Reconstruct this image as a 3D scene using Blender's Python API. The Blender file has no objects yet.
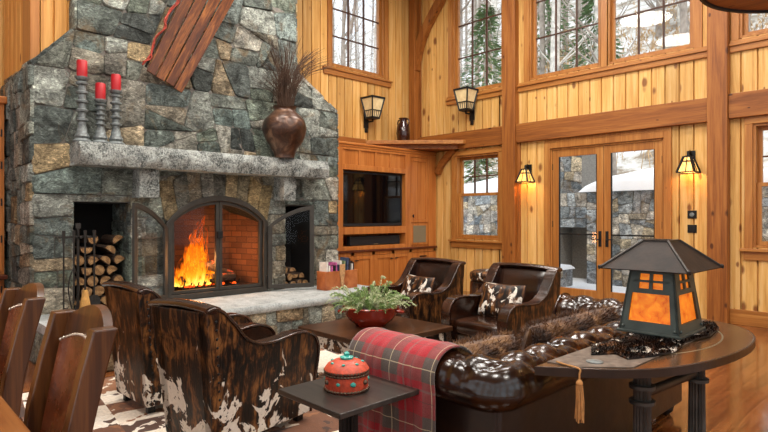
import bpy, math, random
from mathutils import Vector, Matrix, noise as mnoise
PI = math.pi
rnd = random.Random(7)
SC = bpy.context.scene
COL = SC.collection

# ------------------------------------------------------------------ colour
def lin(h):
    h = h.lstrip('#')
    out = []
    for i in (0, 2, 4):
        v = int(h[i:i+2], 16) / 255.0
        out.append(v / 12.92 if v <= 0.04045 else ((v + 0.055) / 1.055) ** 2.4)
    return tuple(out) + (1.0,)

# ------------------------------------------------------------------ objects
def tag(o, label=None, cat=None, group=None, kind=None):
    if label: o['label'] = label
    if cat: o['category'] = cat
    if group: o['group'] = group
    if kind: o['kind'] = kind
    return o

def thing(name, loc=(0, 0, 0), rz=0.0, label=None, cat=None, group=None, kind=None):
    o = bpy.data.objects.new(name, None)
    COL.objects.link(o)
    o.location = loc
    o.rotation_euler = (0, 0, rz)
    o.empty_display_size = 0.1
    return tag(o, label, cat, group, kind)

def copy_tree(o, parent=None):
    c = o.copy()
    COL.objects.link(c)
    if parent: c.parent = parent
    for ch in list(o.children):
        copy_tree(ch, c)
    return c

class MB:
    """collects geometry, links it as one mesh object"""
    def __init__(self, off=(0, 0, 0)):
        self.v = []; self.f = []; self.c = {}; self.uv = {}
        self.off = Vector(off)
    def add(self, verts, faces, col=None, uvs=None):
        n = len(self.v)
        self.v += [tuple(p) for p in verts]
        for k, f in enumerate(faces):
            if col is not None: self.c[len(self.f)] = col
            if uvs is not None: self.uv[len(self.f)] = [uvs[i] for i in f]
            self.f.append(tuple(i + n for i in f))
    def box(self, a, b, col=None):
        x0, y0, z0 = a; x1, y1, z1 = b
        if x0 > x1: x0, x1 = x1, x0
        if y0 > y1: y0, y1 = y1, y0
        if z0 > z1: z0, z1 = z1, z0
        self.add([(x0,y0,z0),(x1,y0,z0),(x1,y1,z0),(x0,y1,z0),(x0,y0,z1),(x1,y0,z1),(x1,y1,z1),(x0,y1,z1)],
                 [(0,3,2,1),(4,5,6,7),(0,1,5,4),(1,2,6,5),(2,3,7,6),(3,0,4,7)], col)
        return self
    def prism(self, poly, lo, hi, plane='xy', col=None):
        area = 0
        n = len(poly)
        for i in range(n):
            a = poly[i]; b = poly[(i+1) % n]
            area += a[0]*b[1] - b[0]*a[1]
        flip = (area < 0)
        if plane == 'xz': flip = not flip
        if lo > hi: lo, hi = hi, lo
        def m(p, h):
            if plane == 'xy': return (p[0], p[1], h)
            if plane == 'xz': return (p[0], h, p[1])
            return (h, p[0], p[1])
        vs = [m(p, lo) for p in poly] + [m(p, hi) for p in poly]
        fs = [tuple(range(n))[::-1], tuple(range(n, 2*n))]
        for i in range(n):
            j = (i+1) % n
            fs.append((i, j, j+n, i+n))
        if flip: fs = [f[::-1] for f in fs]
        self.add(vs, fs, col)
        return self
    def ring(self, outer, inner, lo, hi, plane='yz', closed=True, col=None):
        def m(p, h):
            if plane == 'xy': return (p[0], p[1], h)
            if plane == 'xz': return (p[0], h, p[1])
            return (h, p[0], p[1])
        n = len(outer)
        rng = range(n if closed else n-1)
        for i in rng:
            j = (i+1) % n
            o0, o1, i0, i1 = outer[i], outer[j], inner[i], inner[j]
            vs = [m(o0,lo),m(o1,lo),m(i1,lo),m(i0,lo),m(o0,hi),m(o1,hi),m(i1,hi),m(i0,hi)]
            fs = [(0,1,2,3),(7,6,5,4),(0,4,5,1),(2,6,7,3)]
            if not closed and i == 0: fs.append((0,3,7,4))
            if not closed and i == n-2: fs.append((1,5,6,2))
            self.add(vs, fs, col)
        return self
    def tube(self, path, r, n=8, cap=True, closed=False, sq=1.0):
        P = [Vector(p) for p in path]
        m = len(P)
        rs = r if isinstance(r, (list, tuple)) else [r]*m
        T = []
        for i in range(m):
            if closed: t = P[(i+1) % m] - P[i-1]
            else: t = P[min(i+1, m-1)] - P[max(i-1, 0)]
            T.append(t.normalized() if t.length > 1e-9 else Vector((0,0,1)))
        up = Vector((0,0,1)) if abs(T[0].z) < 0.9 else Vector((1,0,0))
        nrm = (up - T[0]*up.dot(T[0])).normalized()
        vs = []
        for i in range(m):
            nrm = (nrm - T[i]*nrm.dot(T[i]))
            nrm = nrm.normalized() if nrm.length > 1e-6 else T[i].orthogonal().normalized()
            b = T[i].cross(nrm)
            for k in range(n):
                a = 2*PI*k/n
                vs.append(P[i] + nrm*(math.cos(a)*rs[i]) + b*(math.sin(a)*rs[i]*sq))
        fs = []
        for i in range(m if closed else m-1):
            i2 = (i+1) % m
            for k in range(n):
                k2 = (k+1) % n
                fs.append((i*n+k, i*n+k2, i2*n+k2, i2*n+k))
        if cap and not closed:
            fs.append(tuple(range(n))[::-1])
            fs.append(tuple((m-1)*n+k for k in range(n)))
        self.add(vs, fs)
        return self
    def lathe(self, prof, c=(0,0,0), n=24, flute=None, cap=True):
        cx, cy, cz = c
        vs = []; m = len(prof)
        for (r, z) in prof:
            for k in range(n):
                a = 2*PI*k/n
                rr = r
                if flute: rr = r*(1 - flute[1]*(0.5+0.5*math.cos(flute[0]*a)))
                vs.append((cx+rr*math.cos(a), cy+rr*math.sin(a), cz+z))
        fs = []
        for i in range(m-1):
            for k in range(n):
                k2 = (k+1) % n
                fs.append((i*n+k, i*n+k2, (i+1)*n+k2, (i+1)*n+k))
        if cap and prof[0][0] > 1e-5: fs.append(tuple(range(n))[::-1])
        if cap and prof[-1][0] > 1e-5: fs.append(tuple((m-1)*n+k for k in range(n)))
        self.add(vs, fs)
        return self
    def grid(self, fn, nu, nv, cu=False, cv=False, uv=False, flip=False):
        vs = []; uvs = []
        mu = nu if cu else nu+1
        mv = nv if cv else nv+1
        for i in range(mu):
            for j in range(mv):
                vs.append(fn(i/nu, j/nv)); uvs.append((i/nu, j/nv))
        fs = []
        for i in range(nu):
            for j in range(nv):
                i2 = (i+1) % mu; j2 = (j+1) % mv
                f = (i*mv+j, i2*mv+j, i2*mv+j2, i*mv+j2)
                fs.append(f[::-1] if flip else f)
        self.add(vs, fs, None, uvs if uv else None)
        return self
    warp = None
    def build(self, name, mat, parent=None, bev=0, smooth=None, seg=2, sub=0, solid=0):
        if MB.warp: self.v = [MB.warp(p) for p in self.v]
        me = bpy.data.meshes.new(name)
        o = self.off
        me.from_pydata([(p[0]-o.x, p[1]-o.y, p[2]-o.z) for p in self.v], [], self.f)
        if self.c:
            at = me.color_attributes.new('Col', 'FLOAT_COLOR', 'CORNER')
            for p in me.polygons:
                c = self.c.get(p.index, (0.5,0.5,0.5,1))
                for li in p.loop_indices: at.data[li].color = c
        if self.uv:
            ul = me.uv_layers.new(name='UVMap')
            for p in me.polygons:
                u = self.uv.get(p.index)
                if u:
                    for k, li in enumerate(p.loop_indices): ul.data[li].uv = u[k]
        me.materials.append(mat)
        me.update()
        if smooth is not None:
            me.polygons.foreach_set('use_smooth', [True]*len(me.polygons))
            if smooth < 179: me.set_sharp_from_angle(angle=math.radians(smooth))
        ob = bpy.data.objects.new(name, me)
        COL.objects.link(ob)
        if parent: ob.parent = parent
        else: ob.location = o
        if parent is None and o.length == 0: pass
        if solid:
            md = ob.modifiers.new('Solid', 'SOLIDIFY'); md.thickness = solid; md.offset = 0
        if bev:
            md = ob.modifiers.new('Bevel', 'BEVEL'); md.width = bev; md.segments = seg; md.limit_method = 'ANGLE'
            md.angle_limit = math.radians(40); md.harden_normals = False
        if sub:
            md = ob.modifiers.new('Sub', 'SUBSURF'); md.levels = sub; md.render_levels = sub
        return ob

def catmull(pts, n=6, closed=False):
    P = [Vector(p) for p in pts]; out = []; m = len(P)
    for i in range(m if closed else m-1):
        if closed: a, b, c, d = P[i-1], P[i], P[(i+1) % m], P[(i+2) % m]
        else: a, b, c, d = P[max(i-1,0)], P[i], P[i+1], P[min(i+2, m-1)]
        for k in range(n):
            t = k/n
            out.append(0.5*((2*b)+(c-a)*t+(2*a-5*b+4*c-d)*t*t+(3*b-a-3*c+d)*t**3))
    if not closed: out.append(P[-1])
    return out

# ------------------------------------------------------------------ materials
class NT:
    def __init__(self, name):
        self.m = bpy.data.materials.new(name); self.m.use_nodes = True
        self.t = self.m.node_tree; self.t.nodes.clear()
        self.out = self.t.nodes.new('ShaderNodeOutputMaterial')
    def n(self, typ, props=None, **ins):
        nd = self.t.nodes.new('ShaderNode'+typ)
        for k, v in (props or {}).items(): setattr(nd, k, v)
        for k, v in ins.items():
            key = k.replace('_', ' ')
            if k[0] == 'i' and k[1:].isdigit(): s = nd.inputs[int(k[1:])]
            else: s = nd.inputs[key]
            if isinstance(v, bpy.types.NodeSocket): self.t.links.new(v, s)
            elif isinstance(v, bpy.types.Node): self.t.links.new(v.outputs[0], s)
            else: s.default_value = v
        return nd
    def math(self, op, a, b=0.0, c=None):
        kw = dict(i0=a, i1=b)
        if c is not None: kw['i2'] = c
        return self.n('Math', dict(operation=op), **kw).outputs[0]
    def ramp(self, fac, stops, interp='LINEAR'):
        nd = self.t.nodes.new('ShaderNodeValToRGB')
        cr = nd.color_ramp; cr.interpolation = interp
        while len(cr.elements) < len(stops): cr.elements.new(0.5)
        for e, (p, c) in zip(cr.elements, stops):
            e.position = p
            if isinstance(c, str): c = lin(c)
            elif not isinstance(c, (tuple, list)): c = (c, c, c, 1)
            e.color = c
        self.t.links.new(fac, nd.inputs[0])
        return nd.outputs[0]
    def mix(self, fac, a, b, blend='MIX'):
        nd = self.t.nodes.new('ShaderNodeMix'); nd.data_type = 'RGBA'; nd.blend_type = blend
        for s, v in ((nd.inputs[0], fac), (nd.inputs[6], a), (nd.inputs[7], b)):
            if isinstance(v, str): v = lin(v)
            if isinstance(v, bpy.types.NodeSocket): self.t.links.new(v, s)
            else: s.default_value = v
        return nd.outputs[2]
    def obj(self):
        return self.n('TexCoord').outputs['Object']
    def uv(self):
        return self.n('TexCoord').outputs['UV']
    def xyz(self, v):
        s = self.n('SeparateXYZ', i0=v)
        return s.outputs[0], s.outputs[1], s.outputs[2]
    def comb(self, x, y, z):
        return self.n('CombineXYZ', i0=x, i1=y, i2=z).outputs[0]
    def map(self, v, scale=(1,1,1), loc=(0,0,0), rot=(0,0,0)):
        return self.n('Mapping', Vector=v, Scale=scale, Location=loc, Rotation=rot).outputs[0]
    def noise(self, v, scale=5, detail=4, rough=0.5, dist=0.0):
        return self.n('TexNoise', Vector=v, Scale=scale, Detail=detail, Roughness=rough, Distortion=dist).outputs[0]
    def bump(self, h, s=0.3, d=0.01, normal=None):
        kw = dict(Height=h, Strength=s, Distance=d)
        if normal is not None: kw['Normal'] = normal
        return self.n('Bump', **kw).outputs[0]
    def bsdf(self, col, rough=0.5, normal=None, metal=0.0, spec=0.5, coat=0.0, coat_rough=0.1, emit=None, es=0.0, sheen=0.0):
        kw = {}
        nd = self.t.nodes.new('ShaderNodeBsdfPrincipled')
        def st(key, v):
            s = nd.inputs[key]
            if isinstance(v, str): v = lin(v)
            if isinstance(v, bpy.types.NodeSocket): self.t.links.new(v, s)
            else: s.default_value = v
        st('Base Color', col); st('Roughness', rough); st('Metallic', metal); st('Specular IOR Level', spec)
        st('Coat Weight', coat); st('Coat Roughness', coat_rough); st('Sheen Weight', sheen)
        if normal is not None: st('Normal', normal)
        if emit is not None: st('Emission Color', emit); st('Emission Strength', es)
        self.t.links.new(nd.outputs[0], self.out.inputs[0])
        return self.m
    def surf(self, s):
        self.t.links.new(s, self.out.inputs[0]); return self.m

def plain(name, col, rough=0.5, metal=0.0, var=0.12, scale=12, bump=0.0, spec=0.5, coat=0.0):
    n = NT(name); v = n.obj()
    f = n.noise(v, scale, 4, 0.6)
    c = lin(col) if isinstance(col, str) else col
    a = tuple(x*(1-var) for x in c[:3])+(1,); b = tuple(min(1, x*(1+var)) for x in c[:3])+(1,)
    cc = n.ramp(f, [(0.3, a), (0.7, b)])
    nb = n.bump(n.noise(v, scale*4, 3), bump, 0.004) if bump else None
    return n.bsdf(cc, rough, nb, metal, spec, coat)

def wood(name, c1, c2, c3, axis='z', rough=0.45, grain=1.0, knots=0.0, plank=None, coat=0.0, kcol='#5a2a0c', spec=0.4, bump=0.15, off=(0,0,0), pvar=0.25, rot=(0,0,0)):
    """grain runs along axis; plank=(axis, width) varies tone board by board"""
    n = NT(name); v = n.obj()
    v = n.map(v, loc=off, rot=rot)
    x, y, z = n.xyz(v)
    pid = None
    if plank:
        s = {'x': x, 'y': y, 'z': z}[plank[0]]
        pid = n.math('FLOOR', n.math('DIVIDE', s, plank[1]))
        w = n.n('TexWhiteNoise', dict(noise_dimensions='1D'), W=pid)
        sh = n.math('MULTIPLY', w.outputs[0], 37.0)
        v = n.comb(n.math('ADD', x, sh) if axis == 'x' else x, n.math('ADD', y, sh) if axis == 'y' else y, n.math('ADD', z, sh) if axis == 'z' else z)
    st = {'x': (0.35, 7, 7), 'y': (7, 0.35, 7), 'z': (7, 7, 0.35)}[axis]
    st = tuple(k*grain for k in st)
    gv = n.map(v, scale=st)
    g1 = n.noise(gv, 1.6, 5, 0.6, 1.2)
    g2 = n.noise(n.map(v, scale=tuple(k*4 for k in st)), 2.0, 3, 0.7, 0.3)
    f = n.math('ADD', n.math('MULTIPLY', g1, 0.7), n.math('MULTIPLY', g2, 0.3))
    col = n.ramp(f, [(0.32, c1), (0.5, c2), (0.68, c3)])
    if pid is not None:
        w2 = n.n('TexWhiteNoise', dict(noise_dimensions='1D'), W=n.math('ADD', pid, 11.3))
        k = n.math('ADD', n.math('MULTIPLY', w2.outputs[0], pvar), 1.0-pvar*0.5)
        col = n.mix(1.0, col, n.comb(k, k, k), 'MULTIPLY')
    if knots:
        ks = {'x': (3.4, 6.5, 6.5), 'y': (6.5, 3.4, 6.5), 'z': (6.5, 6.5, 3.4)}[axis]
        vo = n.n('TexVoronoi', Vector=n.map(v, scale=ks), Scale=1.0, Randomness=1.0)
        dist = n.math('ADD', vo.outputs['Distance'], n.math('MULTIPLY', n.math('SUBTRACT', g2, 0.5), 0.10))
        rr, gg, bb = n.xyz(vo.outputs['Color'])
        size = n.math('MULTIPLY', n.math('POWER', rr, 1.4), 0.27*knots)
        kf = n.math('SUBTRACT', 1.0, n.math('DIVIDE', dist, n.math('ADD', size, 0.001)))
        kf = n.n('Clamp', i0=n.math('MULTIPLY', kf, 2.2)).outputs[0]
        col = n.mix(n.math('MULTIPLY', kf, 0.85), col, lin(kcol))
    nb = n.bump(f, bump, 0.004)
    return n.bsdf(col, rough, nb, 0, spec, coat, 0.15)

M = {}
PW = 0.185
# pine boards and timbers
M['pine_back'] = wood('pine_back', '#b47e3e', '#d2a45c', '#e2bf82', 'z', 0.5, 1.0, 1.3, ('x', PW), kcol='#6e3510', pvar=0.36)
M['pine_left'] = wood('pine_left', '#b47e3e', '#d0a058', '#e0bc7e', 'z', 0.5, 1.0, 1.3, ('y', PW), kcol='#6e3510', pvar=0.36)
M['pine_chase'] = wood('pine_chase', '#ad7030', '#cb9248', '#dba95f', 'z', 0.5, 1.0, 0.9, kcol='#6e3510')
M['trim_z'] = wood('trim_z', '#8a5421', '#a76c31', '#bf8847', 'z', 0.42, 1.0, 0.4)
M['trim_x'] = wood('trim_x', '#8a5421', '#a76c31', '#bf8847', 'x', 0.42, 1.0, 0.4)
M['trim_y'] = wood('trim_y', '#8a5421', '#a76c31', '#bf8847', 'y', 0.42, 1.0, 0.4)
M['beam_x'] = wood('beam_x', '#6c3a13', '#935823', '#ad7134', 'x', 0.5, 1.1, 0.7, kcol='#3c1806')
M['beam_z'] = wood('beam_z', '#6c3a13', '#935823', '#ad7134', 'z', 0.5, 1.1, 0.8, kcol='#3c1806')
M['beam_y'] = wood('beam_y', '#6c3a13', '#935823', '#ad7134', 'y', 0.5, 1.1, 0.7, kcol='#3c1806')
M['cherry_z'] = wood('cherry_z', '#944f1c', '#b66f32', '#ca8646', 'z', 0.38, 0.8, 0.1, coat=0.15)
M['cherry_y'] = wood('cherry_y', '#944f1c', '#b66f32', '#ca8646', 'y', 0.38, 0.8, 0.1, coat=0.15)
M['counter'] = wood('counter', '#3a1608', '#552410', '#6e3418', 'y', 0.3, 0.8, 0, coat=0.3)
M['oldwood'] = wood('oldwood', '#24120a', '#472812', '#724722', 'z', 0.28, 0.8, 0.2, coat=0.25)
M['oldwood_x'] = wood('oldwood_x', '#4a240f', '#74421c', '#9a6330', 'x', 0.3, 0.8, 0.2, coat=0.25)
M['darkwood_x'] = wood('darkwood_x', '#2a1a12', '#443026', '#5e4636', 'x', 0.33, 0.7, 0, coat=0.2)
M['darkwood_y'] = wood('darkwood_y', '#241409', '#3d2617', '#583a26', 'y', 0.28, 0.7, 0, coat=0.3)
M['console'] = wood('console', '#2a1b12', '#44301f', '#5f4531', 'y', 0.26, 0.7, 0, coat=0.25)
M['sledwood'] = wood('sledwood', '#2a1306', '#5f3113', '#a5662e', 'z', 0.28, 1.8, 0.3, rot=(0.43, 0, 0), coat=0.3)
M['bark'] = plain('bark', '#5c5249', 0.95, 0, 0.5, 9, 0.6)
M['tablerim'] = plain('tablerim', '#2b1e16', 0.3, 0.2, 0.3, 14, 0.05)
M['legiron'] = plain('legiron', '#4b4945', 0.42, 0.6, 0.35, 14, 0.15)
M['iron'] = plain('iron', '#35322f', 0.45, 0.6, 0.3, 14, 0.15)
M['doorframe_iron'] = plain('doorframe_iron', '#393631', 0.5, 0.3, 0.2, 14, 0.12)
M['blackiron'] = plain('blackiron', '#0f0e0d', 0.5, 0.2, 0.3, 14, 0.1)
M['copper'] = plain('copper', '#261b15', 0.55, 0.1, 0.7, 9, 0.2, 0.3)
M['lampframe'] = plain('lampframe', '#49524e', 0.45, 0.5, 0.2, 10, 0.1)
M['pewter'] = plain('pewter', '#6f7676', 0.45, 0.3, 0.6, 26, 0.4)
M['redwax'] = plain('redwax', '#ac1620', 0.4, 0, 0.08, 9)
M['wick'] = plain('wick', '#1b1512', 0.9)
M['black'] = plain('black', '#0b0b0b', 0.6)
M['screen'] = plain('screen', '#050608', 0.05, 0, 0.05, 3, 0, 0.35)
M['soundbar'] = plain('soundbar', '#15171a', 0.7, 0, 0.2, 60)
M['grille'] = plain('grille', '#7f7358', 0.8, 0, 0.1, 80, 0.3)
M['snow'] = plain('snow', '#eef2f7', 0.8, 0, 0.04, 3, 0.2)
M['wovenred'] = plain('rope_red', '#a03a2a', 0.8, 0, 0.6, 40, 0.4)
M['turq'] = plain('turq', '#2f9f93', 0.35, 0, 0.3, 30)
M['coral'] = plain('coral', '#b4442a', 0.5, 0, 0.35, 45, 0.3)
M['beadsilver'] = plain('beadsilver', '#5c4a3c', 0.4, 0.7, 0.4, 40, 0.2)
M['redbowl'] = plain('redbowl', '#8c2412', 0.22, 0, 0.35, 8, 0.05, 0.5, 0.5)
M['brassnail'] = plain('brassnail', '#b9935a', 0.3, 0.9, 0.1, 10)
M['silvernail'] = plain('silvernail', '#cfc4b4', 0.3, 0.8, 0.1, 10)
M['bristle'] = plain('bristle', '#b98a4a', 0.9, 0, 0.3, 40, 0.4)
M['tasselgold'] = plain('tasselgold', '#b8844c', 0.8, 0, 0.25, 40, 0.3)
M['twig'] = plain('twig', '#4a3527', 0.9, 0, 0.4, 8)
M['ash'] = plain('ash', '#2a211c', 0.95, 0, 0.5, 14, 0.6)
M['jug'] = plain('jug', '#2e0f0a', 0.2, 0, 0.3, 8, 0, 0.6, 0.5)
M['darkplate'] = plain('darkplate', '#17120f', 0.4, 0.3)
M['paper'] = plain('paper', '#d8d2c4', 0.7, 0, 0.1, 30)
M['magpink'] = plain('magpink', '#b85a92', 0.5, 0, 0.5, 25)
M['magblue'] = plain('magblue', '#3c4a66', 0.5, 0, 0.5, 25)
M['maggreen'] = plain('maggreen', '#6f7f5a', 0.5, 0, 0.5, 25)
M['magwhite'] = plain('magwhite', '#d9d6cf', 0.5, 0, 0.15, 25)
M['magdark'] = plain('magdark', '#2a2426', 0.5, 0, 0.5, 25)
M['strapbone'] = plain('strapbone', '#b58a5e', 0.5, 0, 0.4, 25, 0.2)
M['sage'] = plain('sage', '#7f9a5c', 0.75, 0, 0.35, 20)
M['sagepale'] = plain('sagepale', '#b9c39a', 0.75, 0, 0.25, 20)
M['evergreen'] = plain('evergreen', '#7f9a70', 0.9, 0, 0.4, 3)  # needle green lightened: distance haze is put into the colour
M['birch'] = plain('birch', '#d6d0c6', 0.9, 0, 0.4, 4, 0.3)
M['darktrunk'] = plain('darktrunk', '#a3988d', 0.95, 0, 0.4, 4, 0.4)
M['greytable'] = wood('greytable', '#1e1b18', '#302b27', '#453e38', 'x', 0.32, 0.8, 0, coat=0.2)

def leather(name, c1, c2, c3, rough=0.3, scale=4.0, bump=0.25):
    n = NT(name); v = n.obj()
    f = n.noise(v, scale, 5, 0.6, 0.5)
    col = n.ramp(f, [(0.3, c1), (0.5, c2), (0.72, c3)])
    vo = n.n('TexVoronoi', dict(feature='DISTANCE_TO_EDGE'), Vector=v, Scale=140.0)
    cr = n.noise(v, 14, 4, 0.6)
    h = n.math('ADD', n.math('MULTIPLY', vo.outputs[0], 0.25), cr)
    r = n.math('ADD', n.math('MULTIPLY', cr, 0.25), rough-0.12)
    return n.bsdf(col, r, n.bump(h, bump, 0.006), 0, 0.55, 0.15, 0.2)
M['leather'] = leather('leather', '#100704', '#231109', '#402415', 0.2)
M['leather_sofa'] = leather('leather_sofa', '#0c0503', '#221007', '#4d2b13', 0.19, 3.0, 0.15)
M['leather_sofa_body'] = leather('leather_sofa_body', '#0d0604', '#1d0f08', '#38200f', 0.42, 3.0)
M['leather_rim'] = leather('leather_rim', '#140905', '#2c170d', '#503222', 0.2, 6)
M['leather_chair'] = leather('leather_chair', '#47200f', '#733a1e', '#96593a', 0.26, 5)
M['leather_box'] = leather('leather_box', '#7a3c18', '#a0582a', '#b8703c', 0.45, 6)
M['leather_runner'] = leather('leather_runner', '#453a30', '#63564a', '#7d7064', 0.6, 20, 0.5)

def cowhide(name, white=0.5, streak='z', seed=0.0, low=0.0, scale=1.0, dark=0.0):
    """patchy hide: near-black and brown brindle strokes with white patches; low>0 gathers the white near the hem"""
    n = NT(name); o = n.obj(); v = n.map(o, loc=(seed, seed*1.7, 0))
    st = {'z': (30, 30, 4.5), 'x': (4.5, 30, 30), 'y': (30, 4.5, 30)}[streak]
    wv = n.n('VectorMath', dict(operation='ADD'), i0=v, i1=n.n('VectorMath', dict(operation='SCALE'), i0=n.n('TexNoise', Vector=v, Scale=4.0, Detail=2.0).outputs['Color'], Scale=0.09).outputs[0]).outputs[0]
    g = n.noise(n.map(wv, scale=st), 1.0, 5, 0.7, 0.5)
    big = n.noise(v, 6.5*scale, 4, 0.6, 0.8)
    f = n.math('ADD', n.math('MULTIPLY', g, 0.62), n.math('MULTIPLY', big, 0.38))
    f = n.math('SUBTRACT', f, dark)
    col = n.ramp(f, [(0.40, '#060404'), (0.465, '#140c08'), (0.51, '#3c2210'), (0.57, '#6b4523'), (0.66, '#936539')])
    wz = (1, 1, 0.75) if streak == 'z' else (1, 1, 1)
    w = n.noise(n.map(wv, scale=wz, loc=(3.1, 5.7, 1.3)), 4.6*scale, 4, 0.6, 0.9)
    if low:
        x, y, z = n.xyz(o)
        w = n.math('ADD', w, n.math('MULTIPLY', n.math('SUBTRACT', 0.42, z), low))
    wm = n.ramp(w, [(white, 0.0), (white+0.014, 1.0)])
    cream = n.mix(n.noise(v, 60, 2), '#cfc6b8', '#f0eae0')
    spot = n.ramp(n.noise(v, 26*scale, 3, 0.6), [(0.36, 0.0), (0.40, 1.0)])
    cream = n.mix(spot, '#4a3526', cream)
    col = n.mix(wm, col, cream)
    nb = n.bump(n.noise(n.map(v, scale=tuple(k*3 for k in st)), 1.0, 3), 0.35, 0.005)
    return n.bsdf(col, 0.42, nb, 0, 0.3)
M['hide_chair'] = cowhide('hide_chair', white=0.585, low=0.34)
M['hide_chair_b'] = cowhide('hide_chair_b', white=0.60, low=0.36, seed=3.3)
M['hide_far'] = cowhide('hide_far', white=0.68, low=0.12, seed=4.2)
M['hide_pillow'] = cowhide('hide_pillow', white=0.55, seed=8.8, scale=1.6)
M['hide_patch'] = cowhide('hide_patch', white=0.60, streak='y', seed=2.2, scale=2.0)
M['hide_white'] = cowhide('hide_white', white=0.50, streak='y', seed=5.1, scale=1.3)
M['hide_dark'] = cowhide('hide_dark', white=0.61, streak='y', seed=2.2, scale=2.4, dark=0.06)

def fur(name):
    n = NT(name); v = n.obj()
    f = n.noise(v, 9, 4, 0.6)
    col = n.ramp(f, [(0.35, '#28160b'), (0.5, '#57371d'), (0.68, '#8e683e')])
    return n.bsdf(col, 0.8, None, 0, 0.2, sheen=0.3)
M['fur'] = fur('fur')

def stone(name, tint=(1,1,1), bump=0.9):
    n = NT(name); v = n.obj()
    at = n.n('Attribute', dict(attribute_name='Col')).outputs['Color']
    a = n.noise(v, 5.5, 8, 0.7, 0.8)
    b = n.noise(n.map(v, scale=(1,1,2.0), rot=(0.5,0.3,0.2)), 16, 9, 0.78, 1.6)
    k = n.ramp(a, [(0.38, 0.45), (0.5, 1.0), (0.62, 1.6)])
    col = n.mix(1.0, at, k, 'MULTIPLY')
    k2 = n.ramp(b, [(0.38, 0.25), (0.46, 0.85), (0.54, 1.2), (0.63, 2.6)])
    col = n.mix(0.9, col, k2, 'MULTIPLY')
    rust = n.ramp(n.noise(v, 2.6, 6, 0.65, 1.0), [(0.55, 0.0), (0.68, 0.55)])
    col = n.mix(rust, col, '#8c7350')
    h = n.math('ADD', n.math('MULTIPLY', a, 1.4), n.math('MULTIPLY', b, 1.0))
    return n.bsdf(col, 0.85, n.bump(h, bump, 0.045), 0, 0.25)
M['stone'] = stone('stone')
def granite(name, c1, c2, bump=0.8, d=0.02):
    n = NT(name); v = n.obj()
    a = n.noise(v, 6, 8, 0.7, 0.5); b = n.noise(v, 60, 4, 0.7)
    f = n.math('ADD', n.math('MULTIPLY', a, 0.5), n.math('MULTIPLY', b, 0.5))
    col = n.ramp(f, [(0.41, c1), (0.57, c2)])
    h = n.math('ADD', a, n.math('MULTIPLY', b, 0.25))
    return n.bsdf(col, 0.75, n.bump(h, bump, d), 0, 0.3)
M['granite'] = granite('granite', '#454b49', '#c9cfca', 1.0, 0.09)
M['granite_flat'] = granite('granite_flat', '#868c8b', '#b4baba', 0.25, 0.01)
M['mortar'] = plain('mortar', '#7d7972', 0.95, 0, 0.3, 30, 0.4)

def brick(name):
    n = NT(name); v = n.obj(); x, y, z = n.xyz(v)
    bt = n.n('TexBrick', Vector=n.comb(n.math('ADD', y, x), z, 0.0), Scale=1.0, Brick_Width=0.23, Row_Height=0.075, Mortar_Size=0.006,
             Color1=lin('#7d5233'), Color2=lin('#5c3a24'), Mortar=lin('#4a3122'))
    a = n.noise(v, 9, 4)
    col = n.mix(0.5, bt.outputs[0], n.ramp(a, [(0.3, '#6b3a1e'), (0.7, '#d9a070')]), 'MULTIPLY')
    col = n.mix(0.5, bt.outputs[0], col)
    return n.bsdf(col, 0.9, n.bump(bt.outputs[1], -0.5, 0.01))
M['brick'] = brick('brick')
M['soot_niche_black'] = plain('soot_niche_black', '#0b0908', 0.95, 0, 0.4, 6, 0.3)

def logbark(name):
    n = NT(name); v = n.obj()
    f = n.noise(n.map(v, scale=(4, 30, 30)), 1.0, 4)
    return n.bsdf(n.ramp(f, [(0.3, '#2c2019'), (0.7, '#6d5542')]), 0.95, n.bump(f, 0.8, 0.02))
M['logbark'] = logbark('logbark')
def logend(name):
    n = NT(name); v = n.obj()
    x, y, z = n.xyz(v)
    r = n.n('VectorMath', dict(operation='LENGTH'), i0=n.comb(0.0, y, z)).outputs['Value']
    f = n.math('ADD', n.math('MULTIPLY', n.math('SINE', n.math('MULTIPLY', r, 420.0)), 0.12), n.noise(v, 18, 4))
    return n.bsdf(n.ramp(f, [(0.3, '#5e4028'), (0.55, '#9a7448'), (0.8, '#c4a172')]), 0.85, n.bump(f, 0.3, 0.005))
M['logend'] = logend('logend')

def floorwood(name):
    n = NT(name); v = n.obj(); x, y, z = n.xyz(v)
    bt = n.n('TexBrick', dict(offset=0.37, offset_frequency=2), Vector=n.comb(y, x, 0.0), Scale=1.0, Brick_Width=1.9, Row_Height=0.13, Mortar_Size=0.0022, Bias=0.0,
             Color1=(0.75,0.75,0.75,1), Color2=(1.2,1.2,1.2,1), Mortar=(0.25,0.25,0.25,1))
    row = n.math('FLOOR', n.math('DIVIDE', x, 0.13))
    sh = n.n('TexWhiteNoise', dict(noise_dimensions='1D'), W=row).outputs[0]
    gv = n.comb(n.math('MULTIPLY', x, 9.0), n.math('ADD', n.math('MULTIPLY', y, 0.6), n.math('MULTIPLY', sh, 30.0)), 0.0)
    g = n.noise(gv, 1.6, 6, 0.6, 1.0)
    col = n.ramp(g, [(0.3, '#532a12'), (0.5, '#794421'), (0.7, '#955d30')])
    col = n.mix(1.0, col, bt.outputs[0], 'MULTIPLY')
    rg = n.math('ADD', n.math('MULTIPLY', g, 0.12), 0.10)
    return n.bsdf(col, rg, n.bump(bt.outputs[0], 0.15, 0.002), 0, 0.5, 0.3, 0.08)
M['floor'] = floorwood('floorwood')

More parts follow.
